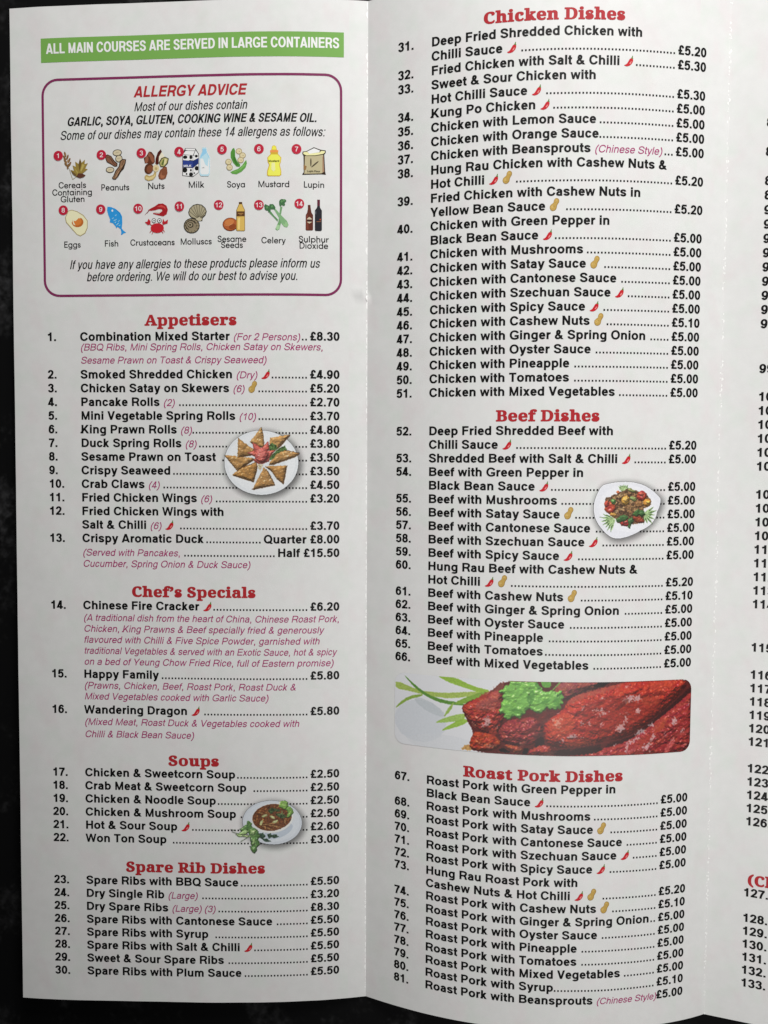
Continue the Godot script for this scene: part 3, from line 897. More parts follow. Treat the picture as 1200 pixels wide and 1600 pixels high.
		"G":
			p.append([[[rr - 8, cap * 0.70], [m + 5, ct, rr - 30, ct], [ol, cap / 2, ol, ct], [m + 5, xb, ol, xb], [rr - 8, cap * 0.17, rr - 70, xb], [rr - 8, cap * 0.42]]])
			bar.call(cap * 0.40, m + 15, rr + hw - 8)
		"H":
			stem.call(xs, 0, cap)
			stem.call(xe, 0, cap)
			bar.call(cap * 0.52, xs, xe)
		"J":
			p.append([[[xe, cap], [xe, cap * 0.25], [m - 15, xb, xe, xb], [ol, cap * 0.3, ol, xb]]])
		"K":
			stem.call(xs, 0, cap)
			slope.call(xs, cap * 0.24, xe - 2, cap, 0, cap)
			slope.call(xs + 0.34 * (xe - xs), cap * 0.58, xe + 26, 0, 0, cap * 0.62)
		"L":
			stem.call(xs, 0, cap)
			bar.call(hh, xs, a - 28)
		"M":
			stem.call(xs, 0, cap)
			stem.call(xe, 0, cap)
			slope.call(xs + 8, cap, m, 10, 0, cap)
			slope.call(xe - 8, cap, m, 10, 0, cap)
		"N":
			stem.call(xs, 0, cap)
			stem.call(xe, 0, cap)
			slope.call(xs, cap - 20, xe, 20, 0, cap)
		"O", "Q":
			rings.append([ol, rr, xb, ct])
			if ch == "Q": slope.call(m + 70, 130, rr + 5, 0, -40, 190)
		"P", "R":
			stem.call(xs, 0, cap)
			var mid := cap * (0.43 if ch == "P" else 0.45)
			p.append([[[xs, cap - hh], [m + 25, cap - hh], [rr - 4, (cap + mid) / 2, rr - 4, cap - hh], [m + 25, mid, rr - 4, mid], [xs, mid]]])
			if ch == "R": p.append([[[m - 10, mid], [xe - 30, cap * 0.26, xe - 50, mid], [xe + 34, -30]], 0.0, cap])
		"S":
			p.append([[[rr - 12, cap * 0.70], [m, ct, rr - 16, ct], [ol + 8, cap * 0.735, ol + 8, ct], [m, cap * 0.52, ol + 6, cap * 0.57], [rr, cap * 0.27, rr - 2, cap * 0.46], [m, xb, rr, xb], [ol, cap * 0.30, ol + 6, xb]]])
		"T":
			stem.call(m, 0, cap)
			bar.call(cap - hh, 20, a - 20)
		"U":
			p.append([[[xs, cap], [xs, cap * 0.36], [m, xb, xs, xb], [xe, cap * 0.36, xe, xb], [xe, cap]]])
		"V":
			slope.call(6 + hw * 1.08, cap, m, 0, 0, cap)
			slope.call(a - 6 - hw * 1.08, cap, m, 0, 0, cap)
		"W":
			slope.call(6 + hw, cap, a * 0.275, 0, 0, cap)
			slope.call(m, cap, a * 0.275, 0, 0, cap)
			slope.call(m, cap, a * 0.725, 0, 0, cap)
			slope.call(a - 6 - hw, cap, a * 0.725, 0, 0, cap)
		"X":
			slope.call(14 + hw * 1.15, 0, a - 14 - hw * 1.15, cap, 0, cap)
			slope.call(14 + hw * 1.15, cap, a - 14 - hw * 1.15, 0, 0, cap)
		"Y":
			stem.call(m, 0, cap * 0.42)
			slope.call(8 + hw * 1.1, cap, m, cap * 0.36, cap * 0.3, cap)
			slope.call(a - 8 - hw * 1.1, cap, m, cap * 0.36, cap * 0.3, cap)
		"Z":
			bar.call(cap - hh, 40, a - 34)
			bar.call(hh, 28, a - 28)
			slope.call(34 + hw * 1.2, hh, a - 38 - hw * 1.2, cap - hh, hh, cap - hh)
		"0": rings.append([ol, rr, xb, ct])
		"1":
			var x := a * 0.57
			stem.call(x, 0, cap)
			p.append([[[x, cap - hh * 1.6], [x - 30, cap * 0.82], [a * 0.15, cap * 0.70, x - 90, cap * 0.74]]])
		"2":
			p.append([[[ol + 4, cap * 0.69], [m, ct, ol + 5, ct], [rr - 4, cap * 0.72, rr - 4, ct], [m + 25, cap * 0.37, rr - 4, cap * 0.55], [ol + 20, hh, ol + 35, cap * 0.2]]])
			bar.call(hh, ol - hw + 2, rr + hw - 6)
		"3":
			p.append([[[ol + 6, cap * 0.72], [m - 5, ct, ol + 12, ct], [rr - 14, cap * 0.74, rr - 14, ct], [m - 30, cap * 0.53, rr - 14, cap * 0.53]]])
			p.append([[[m - 30, cap * 0.53], [m, cap * 0.53], [rr, cap * 0.28, rr, cap * 0.53], [m - 8, xb, rr, xb], [ol, cap * 0.26, ol + 8, xb]]])
		"4":
			stem.call(a * 0.65, 0, cap)
			bar.call(cap * 0.23, 22, a - 16)
			slope.call(40 + hw * 0.7, cap * 0.23, a * 0.60, cap, cap * 0.23 - hh, cap)
		"5":
			bar.call(cap - hh, a * 0.24, rr + hw - 20)
			p.append([[[a * 0.28, cap - hh], [a * 0.225, cap * 0.40]]])
			p.append([[[a * 0.20, cap * 0.46], [m + 10, cap * 0.635, m - 70, cap * 0.63], [rr, cap * 0.33, rr, cap * 0.635], [m - 5, xb, rr, xb], [ol, cap * 0.25, ol + 8, xb]]])
		"6":
			rings.append([ol, rr, xb, cap * 0.615])
			p.append([[[ol, cap * 0.32], [ol, cap * 0.42], [m + 8, ct, ol, ct], [rr - 10, cap * 0.75, rr - 16, ct]]])
		"7":
			bar.call(cap - hh, 36, a - 32)
			p.append([[[a - 40 - hw * 0.6, cap - hh * 1.4], [m - 60, 0, m - 45, cap * 0.5]]])
		"8":
			rings.append([ol + 18, rr - 18, cap * 0.535, ct])
			rings.append([ol, rr, xb, cap * 0.535])
		"9":
			rings.append([ol, rr, cap * 0.385, ct])
			p.append([[[rr, cap * 0.68], [rr, cap * 0.58], [m - 8, xb, rr, xb], [ol + 10, cap * 0.25, ol + 16, xb]]])
		"£":
			p.append([[[rr - 10, cap * 0.70], [m + 25, ct, rr - 18, ct], [a * 0.34, cap * 0.70, a * 0.33, ct], [a * 0.37, cap * 0.36], [a * 0.16, hh + 4, a * 0.38, cap * 0.14]]])
			bar.call(cap * 0.43, 22, a * 0.66)
			bar.call(hh, a * 0.13, a - 24)
		"&":
			slope.call(a * 0.33, cap * 0.62, a * 0.86, 0, 0, cap * 0.66)
			p.append([[[a * 0.31, cap * 0.64], [a * 0.30, cap * 0.74], [a * 0.44, ct, a * 0.30, ct], [a * 0.58, cap * 0.78, a * 0.58, ct], [a * 0.42, cap * 0.52, a * 0.58, cap * 0.62]]])
			p.append([[[a * 0.42, cap * 0.54], [ol + 5, cap * 0.24, ol + 5, cap * 0.42], [a * 0.38, xb, ol + 5, xb], [a * 0.80, cap * 0.42, a * 0.70, xb]]])
		"(", ")":
			var s := 1.0 if ch == "(" else -1.0
			var far := a - 20.0 - hw * 0.7
			var near := rb + hw * 0.9 + 14.0
			if s < 0.0:
				far = a - far
				near = a - near
			p.append([[[far, cap + 10], [near, (cap + low) / 2, near - s * 12, cap * 0.66], [far, low - 4, near - s * 12, -100]]])
		".": stem.call(m, 0, 2.15 * hh)
		":":
			stem.call(m, 0, 2.15 * hh)
			stem.call(m, hi - 2.15 * hh, hi)
		",", "’":
			var y := 0.0 if ch == "," else cap - 2.15 * hh
			stem.call(m, y, y + 2.15 * hh)
			p.append([[[m + hw * 0.5, y + 20], [m - hw * 0.45, y - 115, m + hw * 0.6, y - 90]]])
		"-": bar.call(hi * 0.45, 30, a - 30)
	# strokes to areas; the crossbars are thinner than the stems
	var done := []
	for r in rings:
		var c := Vector2((r[0] + r[1]) / 2.0, (r[2] + r[3]) / 2.0)
		var path := trace([[r[0], c.y], [c.x, r[3], r[0], r[3]], [r[1], c.y, r[1], r[3]], [c.x, r[2], r[1], r[2]], [r[0], c.y, r[0], r[2]]])
		path.resize(path.size() - 1)
		for i in path.size():
			path[i].y *= k
		var outer := Geometry2D.offset_polygon(path, hw if area(path) > 0.0 else hw, Geometry2D.JOIN_ROUND)[0]
		var inner := Geometry2D.offset_polygon(path, -hw, Geometry2D.JOIN_ROUND)
		add_pieces(done, cut_holes(outer, inner), k)
	for s in p:
		var path := trace(s[0])
		for i in path.size():
			path[i].y *= k
		var outs := []
		var ins := []
		for q in Geometry2D.offset_polyline(path, hw, Geometry2D.JOIN_MITER, Geometry2D.END_BUTT):
			(ins if Geometry2D.is_polygon_clockwise(q) else outs).append(q)
		for q in outs:
			var got := [q]
			if s.size() == 3:
				got = Geometry2D.intersect_polygons(q, PackedVector2Array([Vector2(-900, s[1] * k), Vector2(2000, s[1] * k), Vector2(2000, s[2] * k), Vector2(-900, s[2] * k)]))
			for g in got:
				add_pieces(done, cut_holes(g, ins), k)
	return done


func add_pieces(done: Array, fresh: Array, k: float) -> void:
	var next := []
	for f in fresh:
		var flat_f := PackedVector2Array()
		for q in f:
			flat_f.append(Vector2(q.x, q.y / k))
		var left := [flat_f]
		for d in done:
			var cut := []
			for l in left:
				for q in Geometry2D.clip_polygons(l, d):
					if not Geometry2D.is_polygon_clockwise(q) and absf(area(q)) > 30.0:
						cut.append(q)
			left = cut
		next.append_array(left)
	done.append_array(next)



# ---------------------------------------------------------------- lines of the menu

func chilli(panel: Node3D, p: int, s: float, t: float) -> void:
	var k := Print.new()
	var body := [[-0.0, -0.05], [0.75, -0.35], [1.2, -1.05], [1.6, -1.75], [2.1, -2.05], [2.5, -1.8], [2.6, -1.3], [2.3, -0.6], [1.7, 0.0], [1.0, 0.25], [0.4, 0.2]]
	var pts := PackedVector2Array()
	for q in body:
		pts.append(Vector2(s + q[0], t + q[1]))
	flat(k, p, smooth(pts), colour("b8202a"), LIFT)
	flat(k, p, PackedVector2Array([Vector2(s + 1.5, t - 0.5), Vector2(s + 1.95, t - 1.1), Vector2(s + 2.2, t - 1.15), Vector2(s + 1.8, t - 0.35)]), colour("d98a86"), LIFT + 0.01)
	flat(k, p, PackedVector2Array([Vector2(s + 1.95, t - 1.95), Vector2(s + 2.2, t - 2.3), Vector2(s + 2.3, t - 2.65), Vector2(s + 2.5, t - 2.6), Vector2(s + 2.45, t - 2.2), Vector2(s + 2.6, t - 1.75), Vector2(s + 2.2, t - 1.85)]), colour("5a7a35"), LIFT + 0.014)
	commit(k, "chilli_symbol", panel, ink_mat)


func peanut(panel: Node3D, p: int, s: float, t: float) -> void:
	var k := Print.new()
	var body := [[0.05, -0.7], [0.15, -1.3], [0.7, -1.75], [1.1, -2.05], [1.15, -2.65], [1.5, -3.2], [2.1, -3.3], [2.6, -2.9], [2.65, -2.25], [2.3, -1.7], [2.05, -1.25], [1.95, -0.45], [1.5, 0.1], [0.85, 0.25], [0.3, -0.05]]
	var pts := PackedVector2Array()
	for q in body:
		pts.append(Vector2(s + q[0], t + q[1]))
	pts = smooth(pts)
	flat(k, p, pts, colour("97793f"), LIFT)
	for q in Geometry2D.offset_polygon(pts, -0.14):
		var up := PackedVector2Array()
		for v in q:
			up.append(v + Vector2(-0.06, -0.05))
		flat(k, p, up, colour("b5954f"), LIFT + 0.01)
	flat(k, p, ellipse(Vector2(s + 0.8, t - 0.95), 0.42, 0.36, -30, 12), colour("c3a562"), LIFT + 0.018)
	flat(k, p, ellipse(Vector2(s + 1.8, t - 2.6), 0.3, 0.3, -30, 12), colour("c0a25f"), LIFT + 0.018)
	for i in 6:
		var c := Vector2(s + 0.45 + rng.randf() * 1.1, t - 0.3 - rng.randf() * 1.0) if i < 4 else Vector2(s + 1.5 + rng.randf() * 0.7, t - 2.1 - rng.randf() * 0.6)
		flat(k, p, ellipse(c, 0.12, 0.08, rng.randf() * 180.0, 6), colour("a0813f"), LIFT + 0.026)
	commit(k, "peanut_symbol", panel, ink_mat)


func row(panel: Node3D, p: int, num_s: float, text_s: float, end_s: float, t: float, num: String, text: String, price: String, t_num := 0.0) -> void:
	var k := Print.new()
	if num:
		letters(k, p, "bold", num + ".", BODY, num_s, t, BLACK)
	var s := text_s
	var piece := ""
	var drawn := false
	for part in text.replace("{", "|{").replace("}", "|").replace("^", "|^|").replace("@", "|@|").split("|", false):
		if part == "^":
			chilli(panel, p, s + 0.1, t)
			s += 3.0
			drawn = true
		elif part == "@":
			peanut(panel, p, s + 0.1, t)
			s += 2.9
			drawn = true
		elif part.begins_with("{"):
			s = letters(k, p, "plain", part.substr(1), SMALL * (0.955 if num == "81" else 1.0), s, t, PINK, 1.0, 0.21)
			drawn = false
		elif part == " " and drawn:
			s += 0.75
		else:
			s = letters(k, p, "bold", part, BODY, s, t, BLACK)
			drawn = false
	if price:
		var start := end_s + 0.04 * BODY - width("bold", price) * BODY
		letters(k, p, "bold", price, BODY, start, t, BLACK)
		var d := start - 1.3
		var dots := PackedVector2Array([Vector2(0, 0), Vector2(0.47, 0), Vector2(0.47, -0.5), Vector2(0, -0.5)])
		while d > s + 0.12:
			var put := PackedVector2Array()
			for q in dots:
				put.append(q + Vector2(d, t))
			lay(k, p, put, PackedInt32Array([0, 1, 2, 0, 2, 3]), colour(BLACK), LIFT)
			d -= 0.981
	if k.index.size():
		commit(k, "menu_line", panel, ink_mat)


func note(panel: Node3D, p: int, s: float, t: float, text: String, s1: float) -> void:
	var k := Print.new()
	fitted(k, p, "plain", text, SMALL, s + 0.12, s1, t, PINK, 0.21)
	commit(k, "description_line", panel, ink_mat)


func heading(panel: Node3D, p: int, text: String, s0: float, s1: float, t: float, size := 4.1) -> void:
	var k := Print.new()
	fitted(k, p, "fat", text, size, s0, s1, t, RED)
	commit(k, "section_heading", panel, ink_mat, "red heading that reads %s" % text.trim_prefix("("))


# ---------------------------------------------------------------- printed pictures

func paint(img: Image, scale: float, pts: PackedVector2Array, hex: String, mottle := 0.12, ragged := 0.12, soft := 0.0) -> void:
	# fills a shape (in mm) with a mottled, slightly ragged-edged colour, as a small halftone picture shows it
	var c := Color.html(hex)
	var lo := Vector2(INF, INF)
	var hi := -lo
	for q in pts:
		lo = lo.min(q)
		hi = hi.max(q)
	lo -= Vector2.ONE * 0.3
	hi += Vector2.ONE * 0.3
	for y in range(maxi(0, int(lo.y * scale)), mini(img.get_height(), int(hi.y * scale) + 1)):
		for x in range(maxi(0, int(lo.x * scale)), mini(img.get_width(), int(hi.x * scale) + 1)):
			var q := Vector2(x + 0.5, y + 0.5) / scale
			var w := q + Vector2(grain.get_noise_2d(q.x * 9.0, q.y * 9.0), grain.get_noise_2d(q.x * 9.0 + 90.0, q.y * 9.0)) * ragged * 2.0
			if Geometry2D.is_point_in_polygon(w, pts):
				var m := 1.0 + mottle * (2.2 * grain.get_noise_2d(q.x * 14.0, q.y * 14.0 + 40.0) + 1.4 * blotch.get_noise_2d(q.x * 8.0, q.y * 8.0))
				var put := Color(c.r * m, c.g * m, c.b * m)
				img.set_pixel(x, y, put if soft == 0.0 else img.get_pixel(x, y).lerp(put, 1.0 - soft))


func paint_round(img: Image, scale: float, pts: PackedVector2Array, c: Color, swell: float) -> void:
	# a plump glazed piece of meat as the photographer's lamp showed it: bright on top, dark at its edge, with broken glints
	var lo := Vector2(INF, INF)
	var hi := -lo
	for q in pts:
		lo = lo.min(q)
		hi = hi.max(q)
	var x0 := clampi(int(lo.x * scale) - 2, 0, img.get_width())
	var y0 := clampi(int(lo.y * scale) - 2, 0, img.get_height())
	var w := clampi(int(hi.x * scale) + 3, 0, img.get_width()) - x0
	var h := clampi(int(hi.y * scale) + 3, 0, img.get_height()) - y0
	var high := PackedFloat32Array()
	high.resize(maxi(w * h, 0))
	var n := pts.size()
	var bump := 0.22 * minf(swell, 2.8)
	var tasty := 0.6 if c.r > c.g * 2.0 else 0.12
	for y in h:
		for x in w:
			var q := Vector2(x0 + x + 0.5, y0 + y + 0.5) / scale
			q += Vector2(grain.get_noise_2d(q.x * 9.0, q.y * 9.0), grain.get_noise_2d(q.x * 9.0 + 90.0, q.y * 9.0)) * 0.25
			if not Geometry2D.is_point_in_polygon(q, pts):
				high[y * w + x] = -1.0
				continue
			var d := INF
			for i in n:
				d = minf(d, q.distance_squared_to(Geometry2D.get_closest_point_to_segment(q, pts[i], pts[(i + 1) % n])))
			var u := clampf(sqrt(d) / swell, 0.0, 1.0)
			high[y * w + x] = sqrt(1.0 - (1.0 - u) * (1.0 - u)) * swell * 0.8 + bump * wave.get_noise_2d(q.x * 14.0, q.y * 22.0) + bump * 0.18 * blotch.get_noise_2d(q.x * 5.0, q.y * 7.0)
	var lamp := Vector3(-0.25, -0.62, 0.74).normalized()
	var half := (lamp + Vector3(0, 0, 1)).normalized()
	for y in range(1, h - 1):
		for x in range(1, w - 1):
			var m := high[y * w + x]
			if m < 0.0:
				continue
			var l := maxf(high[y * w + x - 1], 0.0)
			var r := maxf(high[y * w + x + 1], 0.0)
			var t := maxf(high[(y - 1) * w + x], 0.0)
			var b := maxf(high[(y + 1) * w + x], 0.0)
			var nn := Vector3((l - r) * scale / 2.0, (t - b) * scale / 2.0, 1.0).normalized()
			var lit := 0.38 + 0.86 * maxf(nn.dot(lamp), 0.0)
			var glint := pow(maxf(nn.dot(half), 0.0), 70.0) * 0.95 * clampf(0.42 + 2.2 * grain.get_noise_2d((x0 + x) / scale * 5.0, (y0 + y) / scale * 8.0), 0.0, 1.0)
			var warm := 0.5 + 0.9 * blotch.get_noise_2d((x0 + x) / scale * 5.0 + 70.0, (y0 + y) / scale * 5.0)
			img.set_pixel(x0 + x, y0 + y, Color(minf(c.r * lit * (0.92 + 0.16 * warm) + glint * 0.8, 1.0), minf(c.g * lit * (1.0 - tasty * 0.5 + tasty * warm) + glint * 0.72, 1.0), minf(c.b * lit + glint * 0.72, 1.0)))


func drop_shade(img: Image, scale: float, pts: PackedVector2Array, off: Vector2, reach: float, dark: float) -> void:
	# the soft grey edge that the designer printed round a cut-out plate
	var n := pts.size()
	for y in img.get_height():
		for x in img.get_width():
			var q := Vector2(x + 0.5, y + 0.5) / scale - off
			var d := INF
			for i in n:
				d = minf(d, q.distance_squared_to(Geometry2D.get_closest_point_to_segment(q, pts[i], pts[(i + 1) % n])))
			d = sqrt(d) * (-1.0 if Geometry2D.is_point_in_polygon(q, pts) else 1.0)
			img.set_pixel(x, y, Color(0.05, 0.05, 0.06, dark * pow(1.0 - smoothstep(-reach * 0.4, reach, d), 1.3)))


func picture(panel: Node3D, p: int, called: String, label: String, img: Image, corner: Vector2, size: Vector2, edge: PackedVector2Array, alpha: bool) -> void:
	var k := Print.new()
	for piece in cells(edge):
		lay(k, p, piece, Geometry2D.triangulate_polygon(piece), Color.WHITE, LIFT + 0.04)
		for q in piece:
			k.uv.append((q - corner) / size)
	# a printed photograph is soft: no finer than its screen
	var full := img.get_size()
	img.resize(full.x * 11 / 20, full.y * 11 / 20, Image.INTERPOLATE_LANCZOS)
	img.resize(full.x, full.y, Image.INTERPOLATE_CUBIC)
	var m := StandardMaterial3D.new()
	img.generate_mipmaps()
	m.albedo_texture = ImageTexture.create_from_image(img)
	m.texture_repeat = false
	m.roughness = 0.5
	if alpha:
		m.transparency = BaseMaterial3D.TRANSPARENCY_ALPHA
	commit(k, called, panel, m, label)


func zoom(list: Array, per_mm: float) -> PackedVector2Array:
	var out := points(list)
	for i in out.size():
		out[i] /= per_mm
	return out


func toast_plate(panel: Node3D) -> void:
	var corner := Vector2(61.44, 118.8)
	var u := 39.9
	var sc := 10.0
	var img := Image.create(302, 264, false, Image.FORMAT_RGBA8)
	var plate := ellipse(Vector2(512, 545) / u, 438 / u, 380 / u, 0, 48)
	drop_shade(img, sc, plate, Vector2(0.5, 0.6), 2.4, 0.55)
	paint(img, sc, plate, "eaeef2", 0.015, 0.0)
	paint(img, sc, ellipse(Vector2(512, 540) / u, 400 / u, 345 / u, 0, 40), "f0f3f6", 0.015, 0.0)
	paint(img, sc, ellipse(Vector2(510, 540) / u, 290 / u, 250 / u, 0, 40), "e6ebef", 0.02, 0.0)
	var toasts := [
		[512, 125, 385, 300, 430, 340, 548, 370, 532, 190], [238, 250, 232, 482, 430, 445, 440, 400, 310, 310], [72, 455, 230, 642, 430, 500, 400, 488],
		[168, 690, 270, 610, 450, 540, 466, 590, 420, 768], [540, 600, 410, 858, 672, 802, 590, 640], [556, 585, 812, 578, 772, 793, 690, 730, 640, 650],
		[618, 250, 852, 212, 742, 340, 640, 425, 608, 340], [596, 562, 700, 430, 800, 400, 965, 428, 900, 474, 650, 562]]
	for tri in toasts:
		var shape := zoom(tri, u)
		var under := PackedVector2Array()
		for q in shape:
			under.append(q + Vector2(0.12, 0.22))
		paint(img, sc, under, "6a4a2c", 0.1, 0.06)
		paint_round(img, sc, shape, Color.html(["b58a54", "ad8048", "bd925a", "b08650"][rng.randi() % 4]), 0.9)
		var mid := Vector2.ZERO
		for q in shape:
			mid += q / shape.size()
		for i in 26:
			var a: Vector2 = shape[rng.randi() % shape.size()].lerp(mid, sqrt(rng.randf()))
			paint(img, sc, ellipse(a, 0.1 + rng.randf() * 0.12, 0.09, rng.randf() * 180.0, 6), ["bb935a", "8f6a3e", "c4a066", "a8743e", "7c5a36"][rng.randi() % 5], 0.06, 0.05, 0.45)
	for tri in toasts:
		var shape := zoom(tri, u)
		for w in Geometry2D.offset_polyline(PackedVector2Array([shape[1], shape[2], shape[3]]), 0.09):
			paint(img, sc, w, "5c4026", 0.15, 0.12, 0.15)
	for leaf in [[600, 340, 640, 312, 690, 335, 700, 380, 650, 425, 606, 400], [735, 365, 790, 345, 822, 395, 760, 410, 700, 440, 650, 500, 612, 520, 606, 480, 660, 430]]:
		paint(img, sc, zoom(leaf, u), "4d6a3a", 0.3, 0.12)
	for petal in [[412, 312, 480, 350, 520, 400, 440, 425], [592, 302, 606, 390, 560, 420, 525, 370], [668, 400, 600, 492, 570, 440, 600, 410], [358, 430, 430, 405, 460, 440, 440, 475], [425, 515, 480, 470, 600, 480, 600, 525, 530, 556, 470, 552]]:
		for w in Geometry2D.offset_polygon(zoom(petal, u), 0.12):
			paint(img, sc, w, "9c4a40", 0.1, 0.06)
		paint_round(img, sc, zoom(petal, u), Color.html("cc665a"), 0.6)
	paint_round(img, sc, ellipse(Vector2(520, 458) / u, 84 / u, 88 / u, 0), Color.html("d26c64"), 2.0)
	paint(img, sc, ellipse(Vector2(508, 440) / u, 48 / u, 50 / u, 0), "de8e84", 0.08, 0.2, 0.55)
	for i in 5:
		var a := Vector2(450 + i * 30, 420 + (i % 2) * 50) / u
		paint(img, sc, ellipse(a, 0.9, 0.07, 40 - i * 26, 8), "b04c46", 0.05, 0.03)
	paint(img, sc, zoom([470, 560, 540, 566, 500, 640, 480, 610], u), "cfc3a4", 0.15, 0.06)
	var edge := ellipse(Vector2(532, 565) / u, 520 / u, 455 / u, 0, 40)
	edge.append_array(PackedVector2Array())
	for i in edge.size():
		edge[i] = edge[i].clamp(Vector2(0.05, 0.05), Vector2(30.05, 26.2)) + corner
	picture(panel, 0, "dish_picture", "round printed picture of triangular prawn toasts on a white plate", img, corner, Vector2(30.2, 26.4), edge, true)


func beef_plate(panel: Node3D) -> void:
	var corner := Vector2(166.45, 133.5)
	var u := 39.3
	var sc := 10.0
	var img := Image.create(306, 230, false, Image.FORMAT_RGBA8)
	var plate := smooth(zoom([318, 182, 430, 158, 540, 150, 655, 155, 770, 185, 870, 240, 960, 318, 980, 350, 966, 430, 920, 522, 850, 612, 740, 702, 620, 758, 500, 786, 415, 776, 340, 722, 268, 640, 222, 560, 203, 470, 204, 395, 230, 305, 265, 235, 290, 200], u))
	drop_shade(img, sc, plate, Vector2(0.45, 0.55), 2.3, 0.5)
	paint(img, sc, plate, "eaebf2", 0.012, 0.0)
	paint(img, sc, ellipse(Vector2(600, 450) / u, 340 / u, 260 / u, 8, 40), "eff0f6", 0.012, 0.0)
	for fan in [[440, 570, 150, 215, 165], [790, 505, 330, 400, 150], [540, 265, 225, 318, 92]]:
		for i in 7:
			var a := deg_to_rad(lerpf(fan[2], fan[3], i / 6.0)) if fan[0] != 440 else deg_to_rad(lerpf(105, 205, i / 6.0))
			if fan[0] == 790:
				a = deg_to_rad(lerpf(-35, 95, i / 6.0))
			var b: Vector2 = Vector2(fan[0], fan[1]) / u
			var tip: Vector2 = b + Vector2.from_angle(a) * (fan[4] / u) * (0.8 + rng.randf() * 0.25)
			var side := Vector2.from_angle(a + PI / 2.0) * 0.32
			paint(img, sc, PackedVector2Array([b - side, b.lerp(tip, 0.6) - side, tip, b.lerp(tip, 0.6) + side, b + side]), "a9c48c", 0.15, 0.05)
			paint(img, sc, PackedVector2Array([b.lerp(tip, 0.1) + side * 0.3, tip, b.lerp(tip, 0.5) + side]), "35572f", 0.2, 0.05)
	paint(img, sc, zoom([338, 335, 470, 280, 580, 235, 700, 255, 800, 280, 865, 370, 830, 430, 770, 455, 785, 545, 700, 622, 520, 635, 450, 565, 400, 520, 338, 440], u), "6b4f38", 0.35, 0.2)
	for i in 110:
		var q := Vector2(600, 400) + Vector2.from_angle(rng.randf() * TAU) * sqrt(rng.randf()) * Vector2(215, 150).length() * 0.62 * Vector2(1.25, 0.72)
		paint(img, sc, ellipse(q / u, 0.28 + rng.randf() * 0.62, 0.2 + rng.randf() * 0.36, rng.randf() * 180.0, 8), ["8d6c4a", "5a402c", "a88a64", "7a5a3a", "4a3424", "96754f"][rng.randi() % 6], 0.25, 0.12)
	for blob in [[390, 440, 62, 66, "ae4432"], [350, 400, 26, 40, "b44a3a"], [752, 310, 58, 56, "ac4236"], [745, 290, 30, 24, "cf6a58"], [565, 360, 48, 54, "c99a44"], [570, 350, 26, 30, "deb668"], [815, 386, 48, 44, "c58c3e"], [826, 380, 22, 20, "e0b45c"], [425, 372, 30, 32, "5f8a45"], [650, 340, 40, 26, "8fa060"], [630, 250, 50, 20, "7d8450"], [430, 520, 40, 26, "c8984c"], [480, 270, 22, 18, "b8643c"], [720, 400, 44, 40, "9a7048"], [720, 575, 74, 34, "8a3f2e"], [556, 606, 62, 40, "b03c36"], [560, 596, 34, 20, "d8706a"]]:
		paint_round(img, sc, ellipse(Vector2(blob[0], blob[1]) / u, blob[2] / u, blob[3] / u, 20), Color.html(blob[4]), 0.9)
	for leaf in [[450, 580, 500, 530, 570, 515, 610, 545, 560, 595, 490, 605], [640, 520, 690, 460, 728, 452, 726, 520, 690, 545], [600, 560, 650, 545, 665, 590, 630, 640, 605, 670, 596, 620], [590, 650, 640, 630, 620, 676], [720, 470, 780, 470, 800, 520, 760, 545, 710, 520]]:
		paint_round(img, sc, smooth(zoom(leaf, u)), Color.html("44693a"), 0.8)
	var edge := PackedVector2Array()
	for q in Geometry2D.offset_polygon(plate, 2.4, Geometry2D.JOIN_ROUND)[0]:
		edge.append((q + Vector2(0.3, 0.45)).clamp(Vector2(0.05, 0.05), Vector2(30.5, 22.9)) + corner)
	picture(panel, 1, "dish_picture", "printed picture of stir fried beef and peppers on a white plate", img, corner, Vector2(30.6, 23.0), edge, true)


